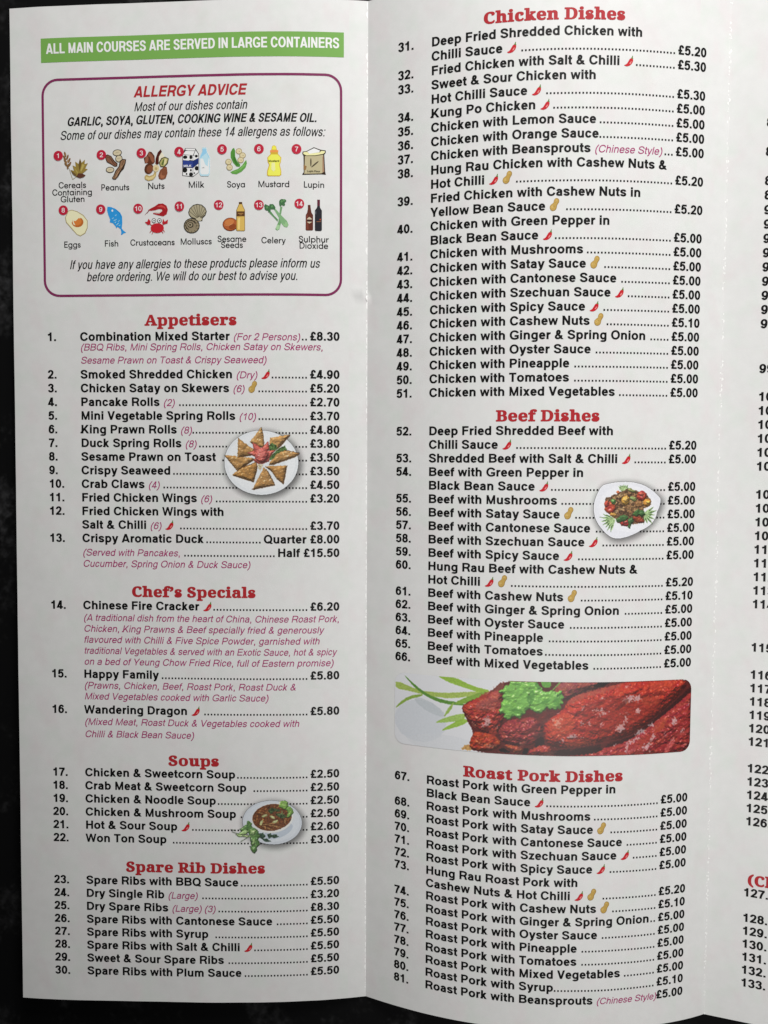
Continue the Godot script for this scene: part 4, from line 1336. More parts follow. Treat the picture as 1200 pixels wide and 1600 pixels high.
func soup_bowl(panel: Node3D) -> void:
	var corner := Vector2(62.69, 229.97)
	var u := 41.7
	var sc := 10.0
	var img := Image.create(288, 242, false, Image.FORMAT_RGBA8)
	var plate := ellipse(Vector2(603, 452) / u, 374 / u, 284 / u, 4, 48)
	drop_shade(img, sc, plate, Vector2(0.5, 0.6), 2.4, 0.5)
	paint(img, sc, plate, "d4dae2", 0.012, 0.0)
	paint(img, sc, ellipse(Vector2(600, 445) / u, 345 / u, 255 / u, 4, 40), "dce2e9", 0.012, 0.0)
	paint(img, sc, ellipse(Vector2(680, 560) / u, 190 / u, 90 / u, -22, 30), "c2ccd8", 0.012, 0.0)
	paint(img, sc, ellipse(Vector2(604, 398) / u, 264 / u, 188 / u, -8, 40), "e8e9e6", 0.015, 0.0)
	paint(img, sc, ellipse(Vector2(602, 386) / u, 248 / u, 172 / u, -8, 40), "70442a", 0.2, 0.05)
	for i in 120:
		var q := Vector2(600, 388) + (Vector2.from_angle(rng.randf() * TAU) * sqrt(rng.randf()) * Vector2(225, 150)).rotated(-0.14)
		paint(img, sc, ellipse(q / u, 0.15 + rng.randf() * 0.5, 0.1 + rng.randf() * 0.15, rng.randf() * 180.0, 6), ["8a5430", "5a3420", "96643a", "764626", "a67444", "4c2c1a"][rng.randi() % 6], 0.2, 0.1)
	for s in [[560, 470, 120, -8], [540, 520, 80, 20], [640, 500, 90, 12], [762, 440, 36, 85], [460, 330, 30, 20]]:
		paint(img, sc, ellipse(Vector2(s[0], s[1]) / u, s[2] / u, 0.2, s[3], 10), "a07a50", 0.2, 0.06)
	for s in [[507, 364, 40, -18], [606, 384, 38, 30], [640, 440, 40, -20], [466, 455, 40, -62]]:
		paint(img, sc, ellipse(Vector2(s[0], s[1]) / u, s[2] / u, 0.4, s[3], 10), "a9ad78", 0.15, 0.06)
		paint(img, sc, ellipse(Vector2(s[0] + 2, s[1] - 4) / u, s[2] * 0.7 / u, 0.18, s[3], 8), "d0cf9c", 0.1, 0.04)
	for leaf in [[552, 300, 590, 265, 650, 268, 640, 300, 600, 340, 560, 325], [640, 340, 700, 330, 760, 350, 780, 390, 730, 400, 660, 370], [640, 280, 700, 290, 690, 320, 650, 310]]:
		paint(img, sc, zoom(leaf, u), "3f5232", 0.3, 0.14)
	for leaf in [[690, 215, 705, 180, 760, 172, 800, 195, 805, 250, 770, 290, 720, 280, 695, 250], [770, 280, 820, 240, 860, 280, 872, 330, 840, 375, 800, 405, 780, 380, 800, 330]]:
		paint_round(img, sc, zoom(leaf, u), Color.html("7ca450"), 0.7)
	paint(img, sc, ellipse(Vector2(750, 215) / u, 0.7, 0.6, 20), "9abf6c", 0.2, 0.12)
	paint(img, sc, zoom([690, 180, 712, 176, 700, 222, 684, 226], u), "e2e8cc", 0.05, 0.04)
	for i in 5:
		paint(img, sc, ellipse(Vector2(735 - i * 9, 330 + i * 4) / u, 1.0, 0.06, 60 + i * 24, 8), "8a9a68", 0.1, 0.03)
	for leaf in [[440, 590, 490, 585, 520, 630, 480, 665, 445, 640], [540, 600, 590, 585, 600, 640, 560, 660], [590, 610, 640, 600, 690, 635, 640, 655, 600, 650], [470, 655, 540, 660, 590, 695, 530, 700, 480, 680]]:
		paint(img, sc, zoom(leaf, u), "3a5040", 0.25, 0.12)
	for leaf in [[282, 435, 310, 430, 350, 470, 350, 510, 300, 520, 285, 480], [240, 500, 280, 480, 420, 540, 450, 640, 400, 690, 330, 640], [320, 640, 420, 640, 450, 740, 400, 780, 340, 760], [320, 760, 400, 750, 415, 800, 385, 850, 350, 835], [190, 540, 260, 500, 300, 540, 260, 600]]:
		paint_round(img, sc, zoom(leaf, u), Color.html("5c824a"), 0.7)
	for leaf in [[178, 590, 260, 545, 310, 560, 290, 600, 200, 622], [140, 600, 240, 620, 320, 615, 300, 640, 180, 640], [330, 540, 400, 560, 380, 620, 330, 610], [360, 660, 390, 680, 380, 740, 350, 730]]:
		paint_round(img, sc, zoom(leaf, u), Color.html("a0bd7c"), 0.6)
	for s in [[270, 660, 95, -32], [330, 632, 70, -10], [390, 720, 55, 70], [110, 548, 40, 10], [150, 590, 60, 20]]:
		paint(img, sc, ellipse(Vector2(s[0], s[1]) / u, s[2] / u, 0.1, s[3], 8), "8fae70", 0.15, 0.05)
	var edge := ellipse(Vector2(588, 500) / u, 560 / u, 480 / u, 0, 40)
	for i in edge.size():
		edge[i] = edge[i].clamp(Vector2(1.4, 0.6), Vector2(28.7, 23.5)) + corner
	picture(panel, 0, "dish_picture", "printed picture of a bowl of hot soup on a white saucer with parsley", img, corner, Vector2(28.8, 24.2), edge, true)


func ribs_picture(panel: Node3D) -> void:
	var corner := Vector2(114.9, 194.3)
	var size := Vector2(87.5, 21.3)
	var sc := 8.0
	var img := Image.create(700, 170, false, Image.FORMAT_RGBA8)
	img.fill(Color.html("e4e5e9"))
	for r in RIBS:
		var hex: String = r[1]
		var c := Color.html(hex)
		var red := c.r > c.g * 1.25
		if r[0] == "r":
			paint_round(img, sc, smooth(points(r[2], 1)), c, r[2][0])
		elif r[0] == "s":
			paint(img, sc, smooth(points(r[2])), hex, 0.1, 0.5, 0.6)
		elif r[0] == "p":
			paint(img, sc, smooth(points(r[2])), hex, 0.1 if red else 0.05, 0.14 if red else 0.05)
		elif r[0] == "e":
			var light: bool = hex in ["d6c6c9", "e8b8a4", "cdbabf", "c68d78"]
			paint(img, sc, ellipse(Vector2(r[2][0], r[2][1]), r[2][2], r[2][3], r[2][4]), hex, 0.1 if light else 0.015, 0.55 if light else 0.1, 0.35 if light else 0.45)
		else:
			for w in Geometry2D.offset_polyline(points(r[2], 1), r[2][0] / 2.0):
				paint(img, sc, w, hex, 0.1, 0.05)
	# the sheen and the mottle of sticky glaze on the meat, from broad to fine
	for i in 360:
		var q := Vector2(22.0 + rng.randf() * 64.5, 0.5 + rng.randf() * 20.3)
		var under := img.get_pixel(int(q.x * sc), int(q.y * sc))
		if under.r > under.g * 1.45 and under.r > 0.22 and under.g < 0.5:
			var broad := i < 90
			var a := -28.0 + rng.randf_range(-25, 25)
			var l := rng.randf_range(0.6, 2.6) if broad else 0.12 + rng.randf() * rng.randf() * 0.6
			var tone: Color = under.lerp(Color.html(["d2482a", "f08a52", "4a1512", "6e1f1a", "a83a28", "d8a090", "e8d2d0", "2e0e0c"][rng.randi() % 8]), rng.randf_range(0.05, 0.2) if broad else rng.randf_range(0.2, 0.7))
			paint(img, sc, ellipse(q, l, l * rng.randf_range(0.15, 0.4), a, 9), tone.to_html(false), 0.05, 0.2, 0.35 if broad else 0.1)
	# the lobes of the parsley
	for i in 90:
		var q := Vector2(46.5 + rng.randf() * 20.0, 0.6 + rng.randf() * 11.0)
		var under := img.get_pixel(int(q.x * sc), int(q.y * sc))
		if under.g > under.r * 1.2:
			paint(img, sc, ellipse(q, rng.randf_range(0.35, 1.0), rng.randf_range(0.2, 0.5), rng.randf() * 180.0, 7), ["86c25e", "4f8d38", "326628", "98d072", "66a545"][rng.randi() % 5], 0.08, 0.25, 0.2)
	var r0 := 3.0
	var edge := PackedVector2Array()
	for c in [[r0, r0, 180], [size.x - r0, r0, 270], [size.x - r0, size.y - r0, 0], [r0, size.y - r0, 90]]:
		for i in 7:
			edge.append(corner + Vector2(c[0], c[1]) + Vector2.from_angle(deg_to_rad(c[2] + i * 15.0)) * r0)
	picture(panel, 1, "ribs_picture", "wide printed picture of glazed spare ribs with parsley and chives", img, corner, size, edge, false)


# ---------------------------------------------------------------- the panels of the leaflet

func paper(leaflet: Node3D, p: int, mat: Material, label: String) -> MeshInstance3D:
	var from: float = [0.0, FOLD_A, FOLD_B][p]
	var to: float = [FOLD_A, FOLD_B, RIGHT_END][p]
	var k := Print.new()
	var nt := 110
	var row_len := STEPS + 1
	for side in 2:
		var base := k.at.size()
		for j in nt + 1:
			for i in row_len:
				var s := lerpf(from, to, float(i) / STEPS)
				var t := PAGE * j / nt
				var at := PackedVector3Array()
				var facing := PackedVector3Array()
				sheet(p, s, t, -0.13 * side, at, facing)
				k.at.append(at[0])
				k.facing.append(facing[0] * (1.0 if side == 0 else -1.0))
				k.uv.append(Vector2(s, t) / 100.0)
		for j in nt:
			for i in STEPS:
				var a := base + j * row_len + i
				var quad := [a, a + 1, a + row_len + 1, a, a + row_len + 1, a + row_len]
				if side == 1:
					quad = [a, a + row_len + 1, a + 1, a, a + row_len, a + row_len + 1]
				for q in quad:
					k.index.append(q)
	# the cut edges
	var half := (nt + 1) * row_len
	var rim := []
	for i in STEPS:
		rim.append([i, i + 1, Vector3(0, 0, -1)])
		rim.append([nt * row_len + i + 1, nt * row_len + i, Vector3(0, 0, 1)])
	for j in nt:
		if p == 0:
			rim.append([(j + 1) * row_len, j * row_len, Vector3(-1, 0, 0)])
		if p == 2:
			rim.append([j * row_len + STEPS, (j + 1) * row_len + STEPS, Vector3(1, 0, 0)])
	for e in rim:
		var b := k.at.size()
		for v in [e[0], e[1], e[1] + half, e[0] + half]:
			k.at.append(k.at[v])
			k.facing.append(e[2])
			k.uv.append(k.uv[v])
		for q in [b, b + 2, b + 1, b, b + 3, b + 2]:
			k.index.append(q)
	return commit(k, "panel", leaflet, mat, label)


func crease_wear(panel: Node3D, p: int, at_s: float, side: float, gaps: float) -> void:
	# white fibres where the printed coat has cracked along a fold
	var k := Print.new()
	var t := 0.3
	while t < PAGE - 0.6:
		var l := 0.25 + rng.randf() * (2.2 if gaps < 0.3 else 0.9)
		if rng.randf() > gaps:
			var w := 0.16 + rng.randf() * 0.42
			var o := rng.randf() * 0.12
			var q := PackedVector2Array()
			for v in [[o, 0.0], [o + w * 0.7, l * 0.15], [o + w * (0.6 + rng.randf() * 0.6), l * 0.5], [o + w * 0.5, l * 0.85], [o, l]]:
				q.append(Vector2(at_s + side * v[0], t + v[1]))
			flat(k, p, q, Color(0.97, 0.97, 0.96), 0.02)
		t += l + rng.randf() * gaps * 1.2
	commit(k, "crease_wear", panel, ink_mat, "white worn flecks along the fold").set_meta("kind", "stuff")


func allergy_notice(panel: Node3D) -> void:
	var k := Print.new()
	strips(k, 0, PackedVector2Array([Vector2(9.55, 9.1), Vector2(98.5, 9.08), Vector2(98.5, 16.0), Vector2(9.55, 16.0)]), colour("72a250"), LIFT)
	commit(k, "green_banner", panel, ink_mat, "green banner across the top")
	k = Print.new()
	fitted(k, 0, "slimbold", "ALL MAIN COURSES ARE SERVED IN LARGE CONTAINERS", 4.1, 11.25, 97.15, 13.55, "e6ebe4", 0.0, LIFT + 0.03)
	commit(k, "banner_lettering", panel, ink_mat, "white capitals that read ALL MAIN COURSES ARE SERVED IN LARGE CONTAINERS")
	# rounded purple frame
	k = Print.new()
	var ring := PackedVector2Array()
	var hole := PackedVector2Array()
	for c in [[14.4, 25.5, 180], [93.2, 25.5, 270], [93.2, 79.0, 0], [14.4, 79.0, 90]]:
		for i in 9:
			var d := Vector2.from_angle(deg_to_rad(c[2] + i * 11.25))
			ring.append(Vector2(c[0], c[1]) + d * 4.85)
			hole.append(Vector2(c[0], c[1]) + d * 4.15)
	for half in [PackedVector2Array([Vector2(0, 0), Vector2(54, 0), Vector2(54, 200), Vector2(0, 200)]), PackedVector2Array([Vector2(54, 0), Vector2(105, 0), Vector2(105, 200), Vector2(54, 200)])]:
		for piece in Geometry2D.intersect_polygons(ring, half):
			for q in Geometry2D.clip_polygons(piece, hole):
				strips(k, 0, q, colour("792a54"), LIFT)
	commit(k, "notice_border", panel, ink_mat, "rounded purple border of the allergy notice")
	k = Print.new()
	fitted(k, 0, "bold", "ALLERGY ADVICE", 4.35, 37.3, 70.1, 26.63, RED, 0.2)
	commit(k, "notice_heading", panel, ink_mat, "red slanted capitals that read ALLERGY ADVICE")
	for line in [["slim", "Most of our dishes contain", 3.55, 37.35, 70.5, 30.6], ["slimbold", "GARLIC, SOYA, GLUTEN, COOKING WINE & SESAME OIL.", 3.5, 17.25, 90.6, 34.35], ["slim", "Some of our dishes may contain these 14 allergens as follows:", 3.6, 15.1, 93.0, 38.3], ["slim", "If you have any allergies to these products please inform us", 3.6, 17.5, 91.4, 75.7], ["slim", "before ordering. We will do our best to advise you.", 3.6, 22.6, 85.1, 79.3]]:
		k = Print.new()
		fitted(k, 0, line[0], line[1], line[2], line[3], line[4], line[5], BLACK, 0.2)
		commit(k, "notice_line", panel, ink_mat)
	for c in [["Cereals", 14.49, 22.73, 52.25], ["Containing", 12.54, 24.53, 54.3], ["Gluten", 15.04, 22.26, 56.28], ["Peanuts", 27.31, 35.65, 53.11], ["Nuts", 41.25, 46.15, 52.94], ["Milk", 53.31, 57.9, 52.77], ["Soya", 64.67, 69.9, 52.85], ["Mustard", 73.74, 82.76, 52.83], ["Lupin", 86.93, 92.85, 52.9], ["Eggs", 15.92, 20.89, 69.46], ["Fish", 28.16, 32.23, 69.28], ["Crustaceans", 35.83, 49.0, 69.1], ["Molluscs", 50.79, 60.0, 69.0], ["Sesame", 61.79, 70.15, 68.38], ["Seeds", 62.8, 69.13, 70.1], ["Celery", 74.61, 81.57, 68.81], ["Sulphur", 85.47, 94.09, 68.46], ["Dioxide", 85.65, 93.93, 70.28]]:
		k = Print.new()
		fitted(k, 0, "round", c[0], 2.5, c[1], c[2], c[3], BLACK)
		commit(k, "allergen_name", panel, ink_mat)
	var places := [[14.47, 42.86], [27.42, 42.86], [39.37, 42.6], [50.62, 42.52], [63.25, 42.03], [73.97, 42.04], [84.84, 42.06], [15.77, 58.61], [27.09, 58.56], [38.26, 58.49], [50.57, 58.06], [62.14, 57.81], [73.9, 57.91], [85.62, 57.52]]
	for i in 14:
		k = Print.new()
		var lift := LIFT
		for d in ICONS[i][1]:
			var c := colour(d[1])
			lift += 0.004
			if d[0] == "p":
				flat(k, 0, points(d[2]), c, lift)
			elif d[0] == "e":
				flat(k, 0, ellipse(Vector2(d[2][0], d[2][1]), d[2][2], d[2][3], d[2][4]), c, lift)
			else:
				for w in Geometry2D.offset_polyline(points(d[2], 1), d[2][0] / 2.0, Geometry2D.JOIN_ROUND, Geometry2D.END_ROUND):
					flat(k, 0, w, c, lift)
		lift += 0.004
		if i == 3:
			fitted(k, 0, "bold", "MILK", 0.85, 51.9, 54.2, 46.85, "dfe4f4", 0.0, lift)
			fitted(k, 0, "bold", "MILK", 0.75, 57.0, 59.1, 47.3, "2a2c40", 0.0, lift)
		elif i == 5:
			fitted(k, 0, "bold", "Mustard", 0.85, 76.75, 79.85, 45.75, "2a2410", 0.0, lift)
		elif i == 6:
			fitted(k, 0, "bold", "Lupin Flour", 0.75, 87.9, 91.6, 48.5, "2a2418", 0.0, lift)
		commit(k, "allergen_picture", panel, ink_mat, ICONS[i][0])
		k = Print.new()
		var at := Vector2(places[i][0], places[i][1])
		flat(k, 0, ellipse(at, 1.42, 1.42, 0, 28), colour("b3253c"), lift + 0.01)
		var n := str(i + 1)
		var w := width("round", n) * 1.9
		letters(k, 0, "round", n, 1.9, at.x - w / 2.0, at.y + 0.68, "e8dcdc", 1.0, 0.0, lift + 0.03)
		commit(k, "number_badge", panel, ink_mat)


func print_first(panel: Node3D) -> void:
	allergy_notice(panel)
	heading(panel, 0, "Appetisers", 40.1, 67.15, 92.25)
	heading(panel, 0, "Chef’s Specials", 35.32, 72.39, 172.5)
	heading(panel, 0, "Soups", 46.07, 61.18, 223.55)
	heading(panel, 0, "Spare Rib Dishes", 32.83, 74.91, 256.45)
	var ns := 10.33
	var ts := 20.3
	var es := 97.26
	row(panel, 0, ns, ts, es, 96.7, "1", "Combination Mixed Starter {(For 2 Persons)}", "£8.30")
	note(panel, 0, ts + 0.1, 99.55, "(BBQ Ribs, Mini Spring Rolls, Chicken Satay on Skewers,", 92.4)
	note(panel, 0, ts + 0.1, 103.38, "Sesame Prawn on Toast & Crispy Seaweed)", 75.8)
	var list := [["2", "Smoked Shredded Chicken {(Dry)} ^", "£4.90"], ["3", "Chicken Satay on Skewers {(6)} @", "£5.20"], ["4", "Pancake Rolls {(2)} ", "£2.70"], ["5", "Mini Vegetable Spring Rolls {(10)}", "£3.70"], ["6", "King Prawn Rolls {(8)}", "£4.80"], ["7", "Duck Spring Rolls {(8)}", "£3.80"], ["8", "Sesame Prawn on Toast ", "£3.50"], ["9", "Crispy Seaweed", "£3.50"], ["10", "Crab Claws {(4)} ", "£4.50"], ["11", "Fried Chicken Wings {(6)} ", "£3.20"], ["12", "Fried Chicken Wings with", ""], ["", "Salt & Chilli {(6)} ^ ", "£3.70"], ["13", "Crispy Aromatic Duck", "Quarter £8.00"]]
	for i in list.size():
		row(panel, 0, ns, ts, es, 107.77 + i * LEAD_A, list[i][0], list[i][1], list[i][2])
	row(panel, 0, ns, ts + 0.1, es, 107.77 + 13 * LEAD_A, "", "{(Served with Pancakes, }", "Half £15.50")
	note(panel, 0, ts + 0.1, 163.7, "Cucumber, Spring Onion & Duck Sauce)", 70.8)
	row(panel, 0, ns, ts, es, 176.47, "14", "Chinese Fire Cracker ^", "£6.20")
	var story := ["(A traditional dish from the heart of China, Chinese Roast Pork,", "Chicken, King Prawns & Beef specially fried & generously", "flavoured with Chilli & Five Spice Powder, garnished with", "traditional Vegetables & served with an Exotic Sauce, hot & spicy", "on a bed of Yeung Chow Fried Rice, full of Eastern promise)"]
	for i in story.size():
		note(panel, 0, ts + 0.1, 179.95 + i * 3.325, story[i], [97.2, 92.45, 91.3, 96.3, 95.45][i])
	row(panel, 0, ns, ts, es, 197.28, "15", "Happy Family", "£5.80")
	note(panel, 0, ts + 0.1, 200.48, "(Prawns, Chicken, Beef, Roast Pork, Roast Duck &", 84.25)
	note(panel, 0, ts + 0.1, 203.8, "Mixed Vegetables cooked with Garlic Sauce)", 76.0)
	row(panel, 0, ns, ts, es, 208.1, "16", "Wandering Dragon ^", "£5.80")
	note(panel, 0, ts + 0.1, 211.55, "(Mixed Meat, Roast Duck & Vegetables cooked with", 85.2)
	note(panel, 0, ts + 0.1, 215.3, "Chilli & Black Bean Sauce)", 53.6)
	list = [["17", "Chicken & Sweetcorn Soup", "£2.50"], ["18", "Crab Meat & Sweetcorn Soup ", "£2.50"], ["19", "Chicken & Noodle Soup", "£2.50"], ["20", "Chicken & Mushroom Soup ", "£2.50"], ["21", "Hot & Sour Soup ^", "£2.60"], ["22", "Won Ton Soup ", "£3.00"]]
	for i in list.size():
		row(panel, 0, ns, ts, es, 227.32 + i * LEAD_A, list[i][0], list[i][1], list[i][2])
	list = [["23", "Spare Ribs with BBQ Sauce", "£5.50"], ["24", "Dry Single Rib {(Large)} ", "£3.20"], ["25", "Dry Spare Ribs {(Large) (3)}", "£8.30"], ["26", "Spare Ribs with Cantonese Sauce ", "£5.50"], ["27", "Spare Ribs with Syrup ", "£5.50"], ["28", "Spare Ribs with Salt & Chilli ^", "£5.50"], ["29", "Sweet & Sour Spare Ribs ", "£5.50"], ["30", "Spare Ribs with Plum Sauce", "£5.50"]]
	for i in list.size():
		row(panel, 0, ns, ts, es, 260.55 + i * LEAD_A, list[i][0], list[i][1], list[i][2])
	toast_plate(panel)
	soup_bowl(panel)


func print_second(panel: Node3D) -> void:
	heading(panel, 1, "Chicken Dishes", 139.61, 177.97, 11.75)
	heading(panel, 1, "Beef Dishes", 144.3, 172.85, 120.5)
	heading(panel, 1, "Roast Pork Dishes", 136.02, 181.61, 223.05)
	var lists := [
		[16.02, [["31", "Deep Fried Shredded Chicken with", ""], ["", "Chilli Sauce ^ ", "£5.20"], ["32", "Fried Chicken with Salt & Chilli ^", "£5.30"], ["33", "Sweet & Sour Chicken with", ""], ["", "Hot Chilli Sauce ^ ", "£5.30"], ["34", "Kung Po Chicken ^", "£5.00"], ["35", "Chicken with Lemon Sauce", "£5.00"], ["36", "Chicken with Orange Sauce", "£5.00"], ["37", "Chicken with Beansprouts {(Chinese Style)}", "£5.00"], ["38", "Hung Rau Chicken with Cashew Nuts &", ""], ["", "Hot Chilli ^ @ ", "£5.20"], ["39", "Fried Chicken with Cashew Nuts in", ""], ["", "Yellow Bean Sauce @ ", "£5.20"], ["40", "Chicken with Green Pepper in", ""], ["", "Black Bean Sauce ^", "£5.00"], ["41", "Chicken with Mushrooms", "£5.00"], ["42", "Chicken with Satay Sauce @ ", "£5.00"], ["43", "Chicken with Cantonese Sauce ", "£5.00"], ["44", "Chicken with Szechuan Sauce ^", "£5.00"], ["45", "Chicken with Spicy Sauce ^ ", "£5.00"], ["46", "Chicken with Cashew Nuts @", "£5.10"], ["47", "Chicken with Ginger & Spring Onion ", "£5.00"], ["48", "Chicken with Oyster Sauce ", "£5.00"], ["49", "Chicken with Pineapple ", "£5.00"], ["50", "Chicken with Tomatoes ", "£5.00"], ["51", "Chicken with Mixed Vegetables ", "£5.00"]]],
		[124.39, [["52", "Deep Fried Shredded Beef with", ""], ["", "Chilli Sauce ^ ", "£5.20"], ["53", "Shredded Beef with Salt & Chilli ^", "£5.00"], ["54", "Beef with Green Pepper in", ""], ["", "Black Bean Sauce ^", "£5.00"], ["55", "Beef with Mushrooms ", "£5.00"], ["56", "Beef with Satay Sauce @", "£5.00"], ["57", "Beef with Cantonese Sauce ", "£5.00"], ["58", "Beef with Szechuan Sauce ^ ", "£5.00"], ["59", "Beef with Spicy Sauce ^ ", "£5.00"], ["60", "Hung Rau Beef with Cashew Nuts &", ""], ["", "Hot Chilli ^ @ ", "£5.20"], ["61", "Beef with Cashew Nuts @ ", "£5.10"], ["62", "Beef with Ginger & Spring Onion ", "£5.00"], ["63", "Beef with Oyster Sauce ", "£5.00"], ["64", "Beef with Pineapple ", "£5.00"], ["65", "Beef with Tomatoes", "£5.00"], ["66", "Beef with Mixed Vegetables ", "£5.00"]]],
		[226.66, [["67", "Roast Pork with Green Pepper in", ""], ["", "Black Bean Sauce ^", "£5.00"], ["68", "Roast Pork with Mushrooms", "£5.00"], ["69", "Roast Pork with Satay Sauce @ ", "£5.00"], ["70", "Roast Pork with Cantonese Sauce ", "£5.00"], ["71", "Roast Pork with Szechuan Sauce ^", "£5.00"], ["72", "Roast Pork with Spicy Sauce ^ ", "£5.00"], ["73", "Hung Rau Roast Pork with", ""], ["", "Cashew Nuts & Hot Chilli ^ @ ", "£5.20"], ["74", "Roast Pork with Cashew Nuts @", "£5.10"], ["75", "Roast Pork with Ginger & Spring Onion", "£5.00"], ["76", "Roast Pork with Oyster Sauce ", "£5.00"], ["77", "Roast Pork with Pineapple ", "£5.00"], ["78", "Roast Pork with Tomatoes ", "£5.00"], ["79", "Roast Pork with Mixed Vegetables ", "£5.00"], ["80", "Roast Pork with Syrup", "£5.10"], ["81", "Roast Pork with Beansprouts {(Chinese Style)}", "£5.00"]]]]
	for group in lists:
		for i in group[1].size():
			var r: Array = group[1][i]
			row(panel, 1, 114.9, 124.84, 202.05, group[0] + i * LEAD_B, r[0], r[1], r[2])
	beef_plate(panel)
	ribs_picture(panel)


func print_third(panel: Node3D) -> void:
	var runs := [[38.9, 86, 1], [46.8, 87, 1], [54.75, 88, 2], [62.75, 90, 9], [106.68, 99, 1], [114.53, 100, 6], [142.17, 106, 9], [186.15, 115, 1], [194.11, 116, 6], [221.66, 122, 5], [258.72, 127, 1], [266.38, 128, 6]]
	for r in runs:
		for i in r[2]:
			row(panel, 2, 219.97, 230.0, 300.0, r[0] + i * LEAD_C, str(r[1] + i), "", "")
	var k := Print.new()
	letters(k, 2, "fat", "(Ch", 4.1, 221.0, 255.1, RED, 1.02)
	commit(k, "section_heading", panel, ink_mat, "start of a red heading in brackets, cut by the frame")


# ---------------------------------------------------------------- the scene

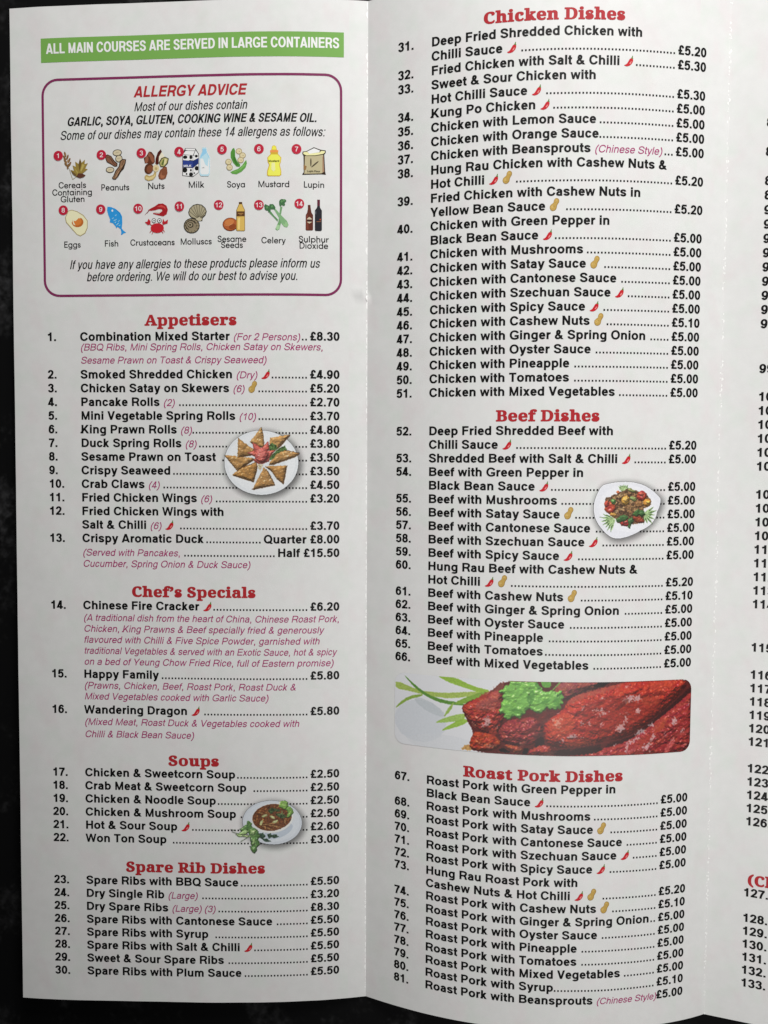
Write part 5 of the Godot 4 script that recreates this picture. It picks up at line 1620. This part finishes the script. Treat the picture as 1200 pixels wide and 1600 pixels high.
func _ready() -> void:
	# camera
	var cam := Camera3D.new()
	cam.name = "camera"
	var turn := [-0.060902, 0.006413, -0.044385]
	var rx := Basis(Vector3.RIGHT, turn[0])
	var ry := Basis(Vector3.UP, turn[1])
	var rz := Basis(Vector3.BACK, turn[2])
	var m := rx * ry * rz
	cam.transform = Transform3D(Basis(m.x, -m.z, m.y), Vector3(15.972 - 0.0, 245.098, 131.962 - PAGE / 2.0) * MM)
	cam.fov = 63.63
	cam.near = 0.01
	cam.far = 20.0
	add_child(cam)
	cam.current = true
	# air and light: a dim room, a window beyond the head of the page and a weaker light from the near side
	var env := Environment.new()
	env.background_mode = Environment.BG_COLOR
	env.background_color = Color(0.015, 0.015, 0.0155).linear_to_srgb()
	env.tonemap_mode = Environment.TONE_MAPPER_LINEAR
	env.tonemap_exposure = 1.0
	env.sdfgi_enabled = true
	env.ssao_enabled = true
	env.ssil_enabled = true
	var we := WorldEnvironment.new()
	we.name = "surroundings"
	we.environment = env
	add_child(we)
	for w in [["window_light", Vector2(0.26, 0.2), 0.272, Vector3(0.141, 0.3, -0.446), Vector3(-0.004, 0.0, 0.152)], ["room_light", Vector2(0.2, 0.16), 0.065, Vector3(0.112, 0.31, 0.124), Vector3(0.252, 0.0, -0.154)]]:
		var lamp := AreaLight3D.new()
		lamp.name = w[0]
		lamp.area_size = w[1]
		lamp.area_normalize_energy = true
		lamp.light_energy = w[2]
		lamp.light_color = Color(1.0, 0.995, 0.985)
		lamp.shadow_enabled = true
		add_child(lamp)
		lamp.look_at_from_position(w[3], w[4], Vector3.UP)

	rng.seed = 20
	wave.seed = 3
	wave.frequency = 0.022
	wave.fractal_octaves = 3
	grain.seed = 7
	grain.frequency = 0.12
	grain.fractal_octaves = 3
	blotch.seed = 11
	blotch.frequency = 0.12
	blotch.fractal_octaves = 4
	writer = TextServerManager.get_primary_interface()
	shape_sheet()

	# the worktop: black, faintly smeared and dusty
	var top_mat := StandardMaterial3D.new()
	top_mat.albedo_texture = worktop_colour()
	top_mat.uv1_triplanar = true
	top_mat.uv1_world_triplanar = true
	top_mat.uv1_scale = Vector3.ONE * 2.2
	top_mat.roughness = 0.55
	top_mat.metallic_specular = 0.25
	var slab := BoxMesh.new()
	slab.size = Vector3(1.3, 0.04, 1.0)
	slab.material = top_mat
	var worktop := MeshInstance3D.new()
	worktop.name = "worktop"
	worktop.mesh = slab
	worktop.position = Vector3(0.05, -0.02 - 0.0004, 0.0)
	worktop.set_meta("kind", "structure")
	worktop.set_meta("label", "black smeared worktop under the white menu leaflet")
	add_child(worktop)

	# paper and ink
	var sheet_mat := StandardMaterial3D.new()
	sheet_mat.albedo_texture = paper_colour()
	sheet_mat.roughness = 0.5
	sheet_mat.metallic_specular = 0.35
	ink_mat = StandardMaterial3D.new()
	ink_mat.vertex_color_use_as_albedo = true
	ink_mat.roughness = 0.5
	ink_mat.metallic_specular = 0.3

	var leaflet := Node3D.new()
	leaflet.name = "menu_leaflet"
	leaflet.set_meta("label", "white folded takeaway menu leaflet lying open on the black worktop")
	leaflet.set_meta("category", "menu")
	add_child(leaflet)
	var panels := []
	for p in 3:
		panels.append(paper(leaflet, p, sheet_mat, ["left panel with the allergy notice, starters, soups and spare ribs", "middle panel with chicken, beef and roast pork dishes", "right panel of which only the dish numbers show"][p]))
	print_first(panels[0])
	crease_wear(panels[0], 0, FOLD_A, -1.0, 0.25)
	print_second(panels[1])
	crease_wear(panels[1], 1, FOLD_B, -1.0, 0.55)
	print_third(panels[2])
	crease_wear(panels[2], 2, FOLD_B, 1.0, 0.6)


func worktop_colour() -> ImageTexture:
	var n := 1024
	var img := Image.create(n, n, false, Image.FORMAT_RGB8)
	var cloud := FastNoiseLite.new()
	cloud.seed = 5
	cloud.frequency = 0.016
	cloud.fractal_octaves = 5
	cloud.domain_warp_enabled = true
	cloud.domain_warp_amplitude = 30.0
	var fine := FastNoiseLite.new()
	fine.seed = 9
	fine.frequency = 0.16
	for y in n:
		for x in n:
			# four offset looks, blended so that the tile has no seam
			var u := float(x) / n
			var v := float(y) / n
			var c := 0.0
			for k in 4:
				var ox := -n if k % 2 else 0
				var oy := -n if k > 1 else 0
				c += (u if k % 2 else 1.0 - u) * (v if k > 1 else 1.0 - v) * (cloud.get_noise_2d(x + ox, y + oy) + 0.35 * fine.get_noise_2d(x + ox, y + oy))
			var g := 0.004 + 0.04 * pow(clampf(c * 1.9 - 0.03, 0.0, 1.0), 1.7)
			img.set_pixel(x, y, Color(g, g, g * 1.05).linear_to_srgb())
	img.generate_mipmaps()
	return ImageTexture.create_from_image(img)


func paper_colour() -> ImageTexture:
	# coated stock with a faint ghost of the print on its back
	var w := 768
	var img := Image.create(w, w, false, Image.FORMAT_RGB8)
	for y in w:
		for x in w:
			var a := blotch.get_noise_2d(x * 0.25, y * 0.25)
			var b := blotch.get_noise_2d(x * 0.11 + 300.0, y * 0.08)
			var e := blotch.get_noise_2d(x * 0.09 - 400.0, y * 0.09 + 200.0)
			var f := grain.get_noise_2d(x * 2.0, y * 2.0)
			var g := 0.79 + 0.022 * a + 0.012 * f
			var pink := 0.035 * clampf(b * 2.0 - 0.1, 0.0, 1.0)
			var green := 0.025 * clampf(e * 2.0 - 0.1, 0.0, 1.0)
			img.set_pixel(x, y, Color(g - green, g - pink * 0.8, g - 0.006 - pink * 0.55 - green * 0.8).linear_to_srgb())
	img.generate_mipmaps()
	return ImageTexture.create_from_image(img)
